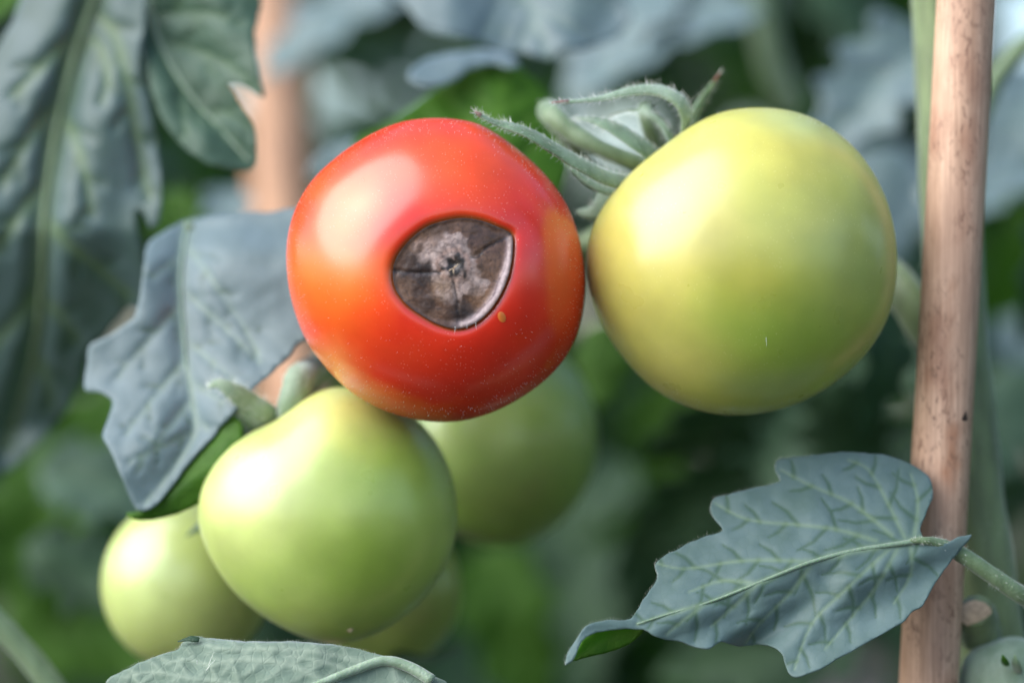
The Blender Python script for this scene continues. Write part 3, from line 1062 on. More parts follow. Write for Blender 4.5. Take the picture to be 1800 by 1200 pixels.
# ------------------------------------------------------------------ bamboo cane in front
def cane(name, line, r, label, tint_fn, node_at=(), extend=True, nseg=40, n=160):
    a, b = Vector(line[0]), Vector(line[1])
    d = (b - a).normalized()
    top = a - d * 0.05
    k = (-0.42 - b.z) / d.z
    bot = b + d * k
    L = (bot - top).length
    t = empty(name, bot)
    tag(t, label, 'cane', 'bamboo canes')
    verts, faces, cols = [], [], []
    u = Vector((0, -1, 0)); u = (u - d * u.dot(d)).normalized()
    w_ = d.cross(u)
    zs = np.concatenate([np.linspace(0, 0.24, n), np.linspace(0.24, L, 30)[1:]])
    for s in zs:
        c = top + d * s
        rr = r
        for (sn, amp) in node_at:
            rr += amp * math.exp(-((s - sn) / 0.0016) ** 2) - amp * 0.35 * math.exp(-((s - sn - 0.004) / 0.002) ** 2)
        for k in range(nseg):
            an = 2 * math.pi * k / nseg
            r2 = rr * (1 + 0.018 * noise.noise(Vector((math.cos(an) * 1.4, math.sin(an) * 1.4, s * 14))))
            p = c + u * (r2 * math.cos(an)) + w_ * (r2 * math.sin(an))
            verts.append(p)
            cols.append(tint_fn(p, an, s))
    for i in range(len(zs) - 1):
        for k in range(nseg):
            k2 = (k + 1) % nseg
            faces.append((i * nseg + k, (i + 1) * nseg + k, (i + 1) * nseg + k2, i * nseg + k2))
    faces.append(tuple(range(nseg)))
    faces.append(tuple(reversed([(len(zs) - 1) * nseg + k for k in range(nseg)])))
    o = mesh_obj('culm', verts, faces, M['cane'], t, origin=bot)
    set_col(o, cols)
    return t

def px_of(p):
    s = (D + p.y) / D
    return 900 + p.x / (PX * s), 600 - p.z / (PX * s)

def cane_tint(p, an, s):
    x, y = px_of(p)
    c = np.array((0.54, 0.36, 0.255))
    n1 = fbm(x * 0.03, y * 0.006, 3.3, 3)
    st = float(np.clip(fbm(x * 0.022, y * 0.010, 7.7, 4) * 1.6 - 0.15, 0, 1))
    c = c * (1 - 0.8 * st) + np.array((0.34, 0.18, 0.115)) * 0.8 * st
    c = c * (1 + 0.16 * n1)
    # rough brown strip below the bud scar
    xc = 1672 - (y - 760) * 0.062
    if 735 < y < 900:
        e = float(np.clip(1 - abs(x - xc - 4) / 22 + 0.5 * fbm(x * .06, y * .03, 1, 3), 0, 1)) * float(np.clip((y - 738) / 14, 0, 1)) * float(np.clip((880 - y) / 50, 0, 1))
        c = c * (1 - .75 * e) + np.array((0.33, 0.135, 0.06)) * .75 * e
    if 480 < y < 640:
        e = float(np.clip(1 - abs(x - 1672 + (y - 500) * .06) / 12 + 0.8 * fbm(x * .06, y * .03, 4, 3), 0, 1)) * float(np.clip((y - 480) / 20, 0, 1)) * float(np.clip((640 - y) / 40, 0, 1))
        c = c * (1 - .55 * e) + np.array((0.30, 0.15, 0.085)) * .55 * e
    return np.clip(c, 0.02, 0.9)

CY = 0.008
c1 = cane('bamboo_cane', (P(1699, 0, CY), P(1632, 1200, CY)), 52.5 * PX, 'tan bamboo cane in focus, upright at the right edge', cane_tint)
def on_cane(px, py, lift=0.0):
    t = py / 1200.0
    c = P(1699 + (1632 - 1699) * t, py, CY)
    dx = (px - (1699 - 67 * t)) * PX
    r = 52.5 * PX
    return Vector((c.x + dx, CY - math.sqrt(max(0, r * r - dx * dx)) - lift, c.z))
sv = [on_cane(1692, 720, 0.00005), on_cane(1696, 737, 0.00005), on_cane(1690, 739, 0.0001), on_cane(1683, 736, 0.00005), on_cane(1690, 732, 0.0003)]
mesh_obj('bud_scar', sv, [(0, 4, 1), (1, 4, 2), (2, 4, 3), (3, 4, 0)], M['scar'], c1, origin=sv[4])

# blurred cane far behind, upper left
def plain_tint(p, an, s):
    return np.array((0.66, 0.40, 0.26)) * (1 + 0.12 * fbm(p.x * 90, p.z * 20, 1, 2))
cane('bamboo_cane', (P(480, 0, 0.34), P(522, 700, 0.34)), 58 * PX * (D + 0.34) / D, 'blurred peach-coloured cane far behind the upper left leaves', plain_tint, nseg=20, n=30)

# ------------------------------------------------------------------ main stem of the plant, behind the cane
ms = empty('main_stem', P(1745, 1250, 0.03))
tag(ms, 'thick green tomato plant stem close behind the front bamboo cane', 'stem')
stalk('lower_stem', [P(1640, -160, .032), P(1655, 0, .032), P(1668, 300, .032), P(1680, 560, .03), P(1694, 720, .028), P(1712, 900, .027), P(1735, 1060, .027), P(1748, 1200, .028), P(1760, 1500, .03), Vector((0.115, 0.03, -0.42))],
      [0.0064, 0.0064, 0.0064, 0.0064, 0.0066, 0.0066, 0.0068, 0.0075, 0.008], M['main_stem'], ms, hair_n=700, seed=61, nseg=24)
# swollen node with a cut side shoot
nv = tomato_body(round_outline(1768, 1208, 84, 90, 3.3, wob=.12), 1768, 1208, 0.012, M['sepal_pale'], ms, (0.2, 0.3, 0.1), [], fwd=0.8, nth=64, nph=32, seed=3.0, bump=.06)[0]
nv.name = 'stem_node'
stalk('cut_side_shoot', [P(1724, 1115, .016), P(1718, 1085, .012), P(1714, 1072, .010)], [0.0042, 0.0040, 0.0036], M['main_stem'], ms, seed=62)
cv = [P(1714, 1078, .0075)] + [P(1714 + 30 * math.cos(k / 12 * 6.283), 1078 + 24 * math.sin(k / 12 * 6.283), .0085) for k in range(12)]
mesh_obj('dry_cut_face', cv, [(0, 1 + (k + 1) % 12, 1 + k) for k in range(12)], M['cut'], ms, origin=cv[0])
sepal(ms, [P(1768, 1168, .0038), P(1766, 1160, .000), P(1762, 1150, -.001)], 16, mat=M['leaf_green'], thin=.4, tip_mat=False, hair=False, name='bud_leaf')
sepal(ms, [P(1790, 1180, .0045), P(1786, 1165, .001), P(1784, 1150, .000)], 20, mat=M['sepal'], thin=.4, tip_mat=False, hair=False, name='bud_leaf')

# truss stalk carrying the fruit, leaving the main stem behind the yellow tomato
tr = empty('fruit_truss', P(1685, 620, .035))
tag(tr, 'dark green truss stalk showing between yellow tomato and cane', 'stalk')
stalk('rachis', [P(1688, 640, .035), P(1640, 590, .036), P(1592, 520, .038), P(1540, 470, .045), P(1400, 420, .05), P(1250, 410, .052), P(1130, 390, .056), P(1010, 440, .058), P(880, 490, .057), P(700, 560, .055), P(560, 640, .05), P(470, 850, .062)],
      [0.0046, 0.0044, 0.0042, 0.004, 0.0036, 0.003, 0.0026, 0.0026, 0.0026, 0.0026, 0.0024, 0.002], M['main_stem'], tr, seed=63, hair_n=300)

# ------------------------------------------------------------------ serrated leaf, lower right, in front of the cane
lf = empty('tomato_leaf', P(1625, 945, -0.014))
tag(lf, 'sharp grey-green serrated leaf crossing in front of the bamboo cane', 'leaf')
lf_out = [(1618, 930), (1628, 900), (1640, 868), (1634, 838), (1602, 816), (1562, 801), (1520, 796), (1478, 794), (1430, 800), (1388, 803), (1368, 808), (1362, 826), (1370, 846),
          (1330, 856), (1288, 866), (1258, 875), (1249, 890), (1252, 908), (1270, 932), (1232, 944), (1196, 962), (1160, 981), (1151, 994), (1155, 1016), (1136, 1045), (1108, 1086),
          (1068, 1089), (1030, 1100), (1012, 1125), (996, 1152), (994, 1168), (1006, 1158), (1030, 1118), (1072, 1106), (1130, 1106), (1160, 1122), (1200, 1128), (1240, 1140), (1268, 1128), (1300, 1136), (1340, 1132), (1372, 1144), (1384, 1178), (1400, 1189),
          (1440, 1176), (1480, 1152), (1535, 1122), (1584, 1094), (1604, 1072), (1620, 1066), (1634, 1040), (1660, 1000), (1690, 964), (1708, 940), (1690, 942), (1660, 954), (1632, 952)]
lf_mid = [(1640, 940), (1581, 955), (1500, 968), (1427, 987), (1360, 1013), (1296, 1039), (1240, 1060), (1184, 1076), (1120, 1096)]
lf_veins = [[(1567, 940), (1497, 885), (1427, 854), (1372, 826)], [(1539, 950), (1470, 930), (1403, 922), (1315, 913), (1256, 884)], [(1427, 987), (1350, 984), (1287, 987), (1203, 999), (1156, 990)],
            [(1590, 945), (1553, 870), (1525, 824), (1490, 808)], [(1607, 940), (1613, 880), (1600, 832)], [(1567, 960), (1492, 1030), (1427, 1095), (1396, 1176)], [(1580, 958), (1540, 1030), (1500, 1080), (1450, 1140)],
            [(1600, 955), (1600, 1010), (1570, 1060)], [(1427, 990), (1390, 1040), (1340, 1090), (1310, 1130)], [(1330, 1026), (1290, 1065), (1250, 1100)], [(1330, 1026), (1270, 1020), (1210, 1040)], [(1240, 1060), (1200, 1090), (1170, 1115)]]
def lf_depth(x, y):
    mx = np.interp(x, [1120, 1184, 1296, 1427, 1581, 1640], [1096, 1076, 1039, 987, 955, 942])
    v = (y - mx)                      # below the midrib is positive
    base = -0.010 - 0.012 * (1620 - x) / 600.0
    if v < 0: d = base + 0.00009 * (-v) - 0.000000 * v * v
    else: d = base - 0.000030 * v
    # deep crease between the end lobe and the lower lobe
    l0, l1 = np.array((1300, 1150)), np.array((1452, 1040))
    t = float(np.clip(np.dot(np.array((x, y)) - l0, l1 - l0) / np.dot(l1 - l0, l1 - l0), 0, 1))
    dd = math.hypot(x - l0[0] - t * (l1 - l0)[0], y - l0[1] - t * (l1 - l0)[1])
    d += 0.0085 * math.exp(-(dd / 30) ** 2) * (1 - 0.75 * t)
    d += 0.0012 * math.sin((x * 0.6 + y) * 0.045) * float(np.clip((v - 5) / 40, 0, 1))
    return d
blade('blade', lf_out, lf_depth, [M['leaf_teal'], M['leaf_under']], lf, lf_mid, lf_veins, twigs(lf_veins + [lf_mid], 34, 70), spacing=3.6, quilt=0.00016, groove=0.00022, wrinkle=0.0003, minor_w=4.0, vein_w=4.0)
rib('midrib', [(1622, 949)] + lf_mid[1:], lf_depth, 0.00055, 0.00012, M['rib_pale'], lf, out=-0.0001)
stalk('petiole', [P(1600, 950, -.0104), P(1628, 950, -.0102), P(1656, 958, -.0085), P(1690, 974, -.0064), P(1740, 1008, -.006), P(1800, 1048, -.004), P(1880, 1090, 0.002)], [0.0004, 0.0008, 0.0013, 0.0016, 0.0017, 0.0018, 0.0019], M['stem'], lf, hair_n=220, seed=71, hair_len=0.0006)
tipo = [(1006, 1160), (1020, 1136), (1034, 1112), (1075, 1100), (1130, 1106), (1118, 1122), (1090, 1140), (1050, 1150)]
tp = blade('curled_tip', tipo, lambda x, y: lf_depth(x, 1090) + 0.0022 + 0.00006 * (y - 1110), [M['leaf_green'], M['leaf_green']], lf, [(1125, 1108), (1070, 1122), (1006, 1160)], spacing=6, quilt=0.0002)
tp['label'] = 'curled bright green leaf tip'
# hairs along the upper margin
po = catmull(lf_out[8:32], 8, closed=False)
hs = []
for p in po:
    hs.append((P(p[0], p[1], lf_depth(p[0], p[1])), Vector((-0.4 + random.uniform(-.4, .4), -0.3, 1 + random.uniform(-.4, .4)))))
hairs('margin_hairs', hs, M['hair'], lf, length=0.0006, r=0.00002, seed=9)

# ------------------------------------------------------------------ pale underside leaf at the bottom edge
bl = empty('tomato_leaf', P(700, 1165, -0.016))
tag(bl, 'pale leaf underside with raised net veins along the bottom edge', 'leaf')
bl_out = [(186, 1200), (212, 1180), (244, 1164), (285, 1150), (312, 1140), (322, 1128), (340, 1119), (372, 1122), (420, 1125), (470, 1126), (520, 1126), (570, 1130), (620, 1138), (660, 1148), (700, 1162), (740, 1182), (790, 1206), (760, 1290), (640, 1320), (480, 1310), (330, 1290), (230, 1250)]
bl_mid = [(760, 1196), (720, 1172), (675, 1161), (620, 1178), (560, 1202), (460, 1240), (330, 1262), (230, 1240)]
bl_veins = [[(650, 1166), (560, 1145), (480, 1140), (400, 1140), (345, 1128)], [(570, 1196), (500, 1165), (420, 1158), (370, 1168), (330, 1158), (290, 1165)], [(470, 1236), (400, 1200), (330, 1190), (270, 1180), (215, 1190)], [(380, 1255), (310, 1225), (240, 1210)],
            [(620, 1180), (560, 1160), (500, 1152)], [(600, 1190), (580, 1240), (540, 1280)], [(690, 1166), (700, 1220), (680, 1270)]]
def bl_depth(x, y):
    return -0.018 - 0.00006 * (y - 1130) + 0.000012 * abs(x - 480) + 0.0022 * math.exp(-((y - 1122) / 8.0) ** 2)
blade('blade', bl_out, bl_depth, [M['leaf_under'], M['leaf_top']], bl, bl_mid, bl_veins, twigs(bl_veins, 24, 48), spacing=4.5, quilt=-0.0003, groove=-0.00025, wrinkle=0.0004, minor_amt=.7, minor_w=4.2, vein_w=5.0)
rib('midrib', bl_mid, bl_depth, 0.0012, 0.0004, M['sepal_pale'], bl, out=0.0007)
sepal(bl, [P(350, 1124, -.016), P(335, 1122, -.016), P(312, 1127, -.016)], 14, mat=M['leaf_dark'], thin=.4, tip_mat=False, hair=False, name='curled_tooth')
po = catmull(bl_out[:14], 10, closed=False)
hairs('margin_hairs', [(P(p[0], p[1], bl_depth(p[0], p[1])), Vector((random.uniform(-.5, .5), -0.3, 1))) for p in po], M['hair'], bl, length=0.0005, r=0.00002, seed=19)
hairs('long_hairs', [(P(362, 1178, bl_depth(362, 1178)), (0.5, -.5, 1)), (P(366, 1170, bl_depth(366, 1170)), (.3, -.5, .8)), (P(346, 1160, bl_depth(346, 1160)), (.1, -.4, -1))], M['hair'], bl, length=0.0026, r=0.00005, seed=23)

# ------------------------------------------------------------------ hanging leaf left of the red tomato
hl = empty('tomato_leaf', P(330, 400, 0.036))
tag(hl, 'blue-grey leaf hanging left of the red tomato, tip pointing down', 'leaf')
hl_out = [(262, 425), (300, 400), (335, 386), (400, 376), (470, 372), (540, 366), (600, 400), (620, 480), (590, 560), (526, 604), (505, 628), (470, 662), (438, 692), (415, 722), (398, 738), (372, 768), (340, 802), (305, 850), (268, 890), (242, 896), (228, 872),
          (214, 838), (198, 800), (180, 766), (190, 735), (196, 702), (176, 690), (148, 684), (152, 640), (158, 605), (182, 594), (214, 575), (236, 556), (246, 520), (252, 470)]
hl_mid = [(332, 395), (322, 440), (318, 500), (322, 570), (328, 640), (338, 700), (342, 760), (300, 830), (250, 890)]
hl_veins = auto_veins(hl_mid, hl_out, [0.12, 0.3, 0.46, 0.6, 0.74], 48)
def hl_depth(x, y):
    mx = np.interp(y, [395, 500, 640, 760, 890], [330, 318, 328, 342, 255])
    d = 0.036 - 0.026 * (y - 400) / 500.0
    v = x - mx
    d += 0.000030 * abs(v) - 0.0030 * (1 - math.exp(-(v / 45) ** 2))
    d += 0.006 * math.exp(-((y - 380) / 60.0) ** 2)
    if v > 0: d -= 0.00005 * v
    d += 0.0018 * math.sin(y * 0.022 + (1.5 if v > 0 else 0)) * min(1, abs(v) / 60)
    return d
blade('blade', hl_out, hl_depth, [M['leaf_sky_blue'], M['leaf_green']], hl, hl_mid, hl_veins, twigs(hl_veins, 40, 50), spacing=8, quilt=0.0003, groove=0.0007, wrinkle=0.0003)
rib('midrib', hl_mid[:7], hl_depth, 0.0005, 0.0003, M['rib_grey'], hl, out=-0.0006)
cu = [(222, 904), (246, 897), (270, 888), (306, 848), (342, 800), (374, 766), (400, 736), (424, 742), (425, 775), (400, 830), (350, 884), (300, 906), (258, 914), (236, 912)]
u_ = blade('curled_margin', cu, lambda x, y: hl_depth(x, y) + 0.0012 + 0.00010 * max(0, (x - 250) * 0.6 + (y - 900)), [M['leaf_green'], M['leaf_top']], hl, None, spacing=9)
u_['label'] = 'green rolled-back margin of the leaf tip'
stalk('petiole', [P(332, 400, .041), P(336, 396, .055), P(345, 396, .075), P(360, 398, .095)], [.0011, .0012, .0014, .0015], M['stem'], hl)

# ------------------------------------------------------------------ big lobed leaf, upper left, behind the hanging leaf
ul = empty('tomato_leaf', P(165, -20, 0.054))
tag(ul, 'large blurred lobed leaf filling the upper left corner', 'leaf')
ul_out = [(175, -40), (250, -40), (256, 30), (250, 80), (246, 115), (258, 160), (272, 215), (280, 280), (284, 345), (278, 392), (264, 400), (250, 372), (238, 372), (246, 420), (258, 470), (262, 520), (250, 548), (226, 540), (212, 556), (190, 585), (160, 606), (142, 650), (130, 700),
          (100, 745), (60, 790), (20, 825), (-30, 850), (-130, 820), (-150, 700), (-120, 560), (-140, 430), (-110, 300), (-60, 180), (-20, 110), (20, 40), (60, -40)]
ul_mid = [(176, -30), (140, 70), (112, 170), (92, 270), (78, 380), (74, 480), (66, 580), (45, 680), (10, 790)]
ul_veins = [[(128, 110), (165, 70), (190, 130), (178, 180)], [(104, 190), (130, 240), (150, 310), (160, 380)], [(165, 20), (200, 60), (222, 140), (240, 240), (262, 350)], [(80, 380), (110, 420), (170, 470), (230, 520)], [(70, 520), (110, 560), (140, 600)],
            [(110, 180), (60, 230), (0, 330)], [(85, 320), (40, 370), (-20, 460)], [(72, 500), (30, 560), (-40, 640)], [(140, 60), (90, 100), (20, 170)], [(60, 620), (80, 660), (95, 720)]]
def ul_depth(x, y):
    mx = np.interp(y, [-30, 170, 380, 580, 790], [176, 112, 78, 66, 10])
    v = x - mx
    d = 0.054 - 0.004 * (y - 200) / 600.0
    if v < 0: d += 0.00004 * abs(v) - 0.0030 * (1 - math.exp(-(v / 28) ** 2))
    else: d += -0.00001 * v - 0.0028 * (1 - math.exp(-(v / 30) ** 2))
    d += 0.0010 * math.sin(v * 0.035 + y * 0.008)
    d += 0.046 * float(np.clip((y - 400) / 350, 0, 1)) ** 1.3
    return d
blade('blade', ul_out, ul_depth, [M['leaf_lobed'], M['leaf_under']], ul, ul_mid, ul_veins, twigs(ul_veins, 48, 60), spacing=9, quilt=0.0004, groove=0.0013, vein_w=10, minor_w=7, wrinkle=0.0002)
rib('midrib', ul_mid, ul_depth, 0.0011, 0.0005, M['stem'], ul, out=-0.0009)

sl = empty('tomato_leaf', P(250, -20, 0.050))
tag(sl, 'darker lobed leaflet with pointed right lobe beside the upper left leaf', 'leaf')
sl_out = [(240, -40), (248, 60), (258, 125), (270, 175), (290, 220), (322, 258), (362, 286), (402, 298), (434, 298), (449, 292), (451, 262), (449, 228), (430, 192), (412, 162), (404, 148), (428, 152), (452, 166), (463, 169),
          (456, 140), (450, 100), (449, 55), (460, 0), (462, -40), (350, -60)]
sl_mid = [(262, 0), (280, 70), (310, 130), (350, 185), (400, 240), (440, 285)]
sl_veins = [[(285, 80), (350, 90), (410, 120), (455, 160)], [(320, 145), (320, 200), (335, 250)], [(365, 200), (400, 200), (440, 225)], [(270, 30), (340, 20), (420, 40)]]
def sl_depth(x, y):
    return 0.056 - 0.000045 * (y) + 0.00003 * (250 - x) + 0.0020 * math.sin(x * 0.03 - y * 0.02) + 0.00002 * (y)
blade('blade', sl_out, sl_depth, [M['leaf_top'], M['leaf_under']], sl, sl_mid, sl_veins, twigs(sl_veins, 44, 50), spacing=9, quilt=0.0006, groove=0.0010)
rib('midrib', sl_mid, sl_depth, 0.0006, 0.0003, M['rib_pale'], sl, out=-0.0005)

# ------------------------------------------------------------------ green leaf standing behind the red tomato's top
gl = empty('tomato_leaf', P(870, 330, 0.075))
tag(gl, 'vivid green leaf behind the top of the red tomato', 'leaf')
gl_out = [(620, 250), (660, 226), (705, 200), (745, 172), (790, 140), (830, 114), (866, 106), (905, 116), (940, 140), (970, 172), (990, 220), (1000, 300), (960, 380), (860, 420), (720, 400), (630, 330)]
gl_mid = [(870, 400), (872, 300), (878, 210), (882, 112)]
gl_d = lambda x, y: 0.072 - 0.00007 * (y - 100) + 0.00006 * abs(x - 876) * (1 if x > 876 else .3)
blade('blade', gl_out, gl_d, [M['leaf_vivid'], M['leaf_top']], gl, gl_mid, auto_veins(gl_mid, gl_out, [.3, .5, .7], 50), spacing=11)
ro_ = [(716, 132), (740, 108), (775, 96), (815, 90), (850, 86), (890, 96), (915, 116), (890, 118), (866, 112), (830, 120), (800, 140), (775, 150), (740, 150)]
r2 = blade('rolled_edge', ro_, lambda x, y: 0.066 + 0.00014 * (118 - y), [M['leaf_sky_blue'], M['leaf_sky_blue']], gl, None, spacing=9)
r2['label'] = 'lavender-grey upper edge folded over'

tl = empty('tomato_leaf', P(900, -60, 0.060))
tag(tl, 'blue-grey leaf hanging into the top edge above the red tomato', 'leaf')
tl_out = [(660, -60), (680, 0), (712, 12), (735, 40), (762, 56), (812, 66), (860, 80), (885, 96), (918, 92), (950, 100), (968, 106), (985, 92), (1020, 88), (1062, 74), (1092, 58), (1112, 30), (1100, 0), (1090, -60), (900, -120)]
tl_mid = [(890, -100), (920, -20), (965, 100)]
tl_d = lambda x, y: 0.090 - 0.00006 * (y - 0) + 0.0015 * math.sin(x * 0.03)
blade('blade', tl_out, tl_d, [M['leaf_sky_blue'], M['leaf_under']], tl, tl_mid, auto_veins(tl_mid, tl_out, [.3, .5, .7], 45), spacing=10, quilt=.0012)

# ------------------------------------------------------------------ leaf prototypes for the blurred plants behind
def leaf_mesh(name, seed, droop, fold, mats):
    rs = random.Random(seed)
    side = [(0.03, .035), (0.09, .15), (0.16, .235), (0.24, .25), (0.29, .19), (0.35, .265), (0.44, .31), (0.50, .26), (0.53, .20), (0.60, .245), (0.68, .24), (0.72, .165), (0.80, .145), (0.87, .11), (0.94, .05)]
    j = lambda p: (p[0] + rs.uniform(-.015, .015), p[1] * rs.uniform(0.85, 1.15))
    up = [j(p) for p in side]
    dn = [(p[0], -p[1]) for p in (j(q) for q in reversed(side))]
    out = [(0, 0)] + up + [(1, 0)] + dn
    S = 1000.0
    outS = [(x * S, y * S) for x, y in out]
    mid = [(0, 0), (S * .5, 0), (S * .98, 0)]
    vs = auto_veins(mid, outS, [.1, .25, .42, .58, .74], 50)
    poly = catmull(outS, 3, True, .42)
    pa = np.array(poly)
    sp = 42.0
    gx, gy_ = np.meshgrid(np.arange(0, S, sp), np.arange(-.4 * S, .4 * S, sp))
    m = inside(pa, gx.ravel(), gy_.ravel())
    g = np.stack([gx.ravel()[m], gy_.ravel()[m]], 1)
    d, _ = seg_dist(g, np.vstack([pa, pa[:1]]))
    g = g[d > sp * .4]
    co = [Vector(p) for p in pa] + [Vector(p) for p in g]
    n = len(pa)
    vo, eo, fo, *_ = delaunay_2d_cdt(co, [(i, (i + 1) % n) for i in range(n)], [], 1, 1e-5)
    v2 = np.array([(v.x, v.y) for v in vo])
    vein = np.zeros(len(v2))
    d, _ = seg_dist(v2, np.array(mid)); vein = np.exp(-(d / 22) ** 2); near = d.copy()
    for v in vs:
        d, _ = seg_dist(v2, v)
        vein = np.maximum(vein, .7 * np.exp(-(d / 18) ** 2)); near = np.minimum(near, d)
    verts = []
    for i, (x, y) in enumerate(v2):
        x, y = x / S, y / S
        z = -droop * x * x + fold * abs(y) + .03 * (1 - math.exp(-(near[i] / 60) ** 2)) + .05 * fbm(x * 3 + seed, y * 3, seed, 2)
        verts.append((x, y, z))
    faces = []
    for f in fo:
        a, b, c = [v2[k] for k in f[:3]]
        cr = (b[0] - a[0]) * (c[1] - a[1]) - (b[1] - a[1]) * (c[0] - a[0])
        faces.append(tuple(f) if cr > 0 else tuple(reversed(f)))
    me = bpy.data.meshes.new(name)
    me.from_pydata(verts, [], faces); me.update()
    me.polygons.foreach_set('use_smooth', [True] * len(me.polygons))
    a = me.attributes.new('vein', 'FLOAT', 'POINT'); a.data.foreach_set('value', vein.astype(np.float32))
    for mt in mats: me.materials.append(mt)
    return me

PROTO = {}
for key, mats in (('blue', ['leaf_sky_blue', 'leaf_under']), ('top', ['leaf_top', 'leaf_under']), ('green', ['leaf_green', 'leaf_top']), ('dark', ['leaf_dark', 'leaf_top']), ('under', ['leaf_under', 'leaf_top'])):
    PROTO[key] = [leaf_mesh('tomato_leaf_' + key, s + 10 * len(key), dr, fo, [M[k] for k in mats]) for s, dr, fo in ((1, .25, .25), (2, .45, .1), (3, .1, -.2))]


def leaf_matrix(loc, ang, pitch, yaw, size, roll=0.0):
    """ang: direction of the leaf in the picture plane; pitch tips its face to the sky, yaw turns it left or right."""
    a = R(ang)
    X = Vector((math.cos(a), 0, math.sin(a)))
    Z = Vector((0, -1, 0))
    Y = Z.cross(X)
    m = Matrix((X, Y, Z)).transposed()
    rot = Matrix.Rotation(R(yaw), 3, 'Z') @ Matrix.Rotation(-R(pitch), 3, 'X')
    m = rot @ m @ Matrix.Rotation(R(roll), 3, 'X')
    return Matrix.Translation(loc) @ (m.to_4x4()) @ Matrix.Scale(size, 4)


def back_leaf(px, py, y, length, ang, pitch, yaw, key, proto, label):
    """A blurred leaf whose base is at the pixel px,py at distance y."""
    o = bpy.data.objects.new('tomato_leaf', PROTO[key][proto])
    COL.objects.link(o)
    s = (D + y) / D
    o.matrix_world = leaf_matrix(P(px, py, y), ang, pitch, yaw, length * PX * s)
    sm = o.modifiers.new('thickness', 'SOLIDIFY'); sm.thickness = 0.006; sm.material_offset = 1
    tag(o, label, 'leaf', 'blurred leaves of the plants behind')
    return o

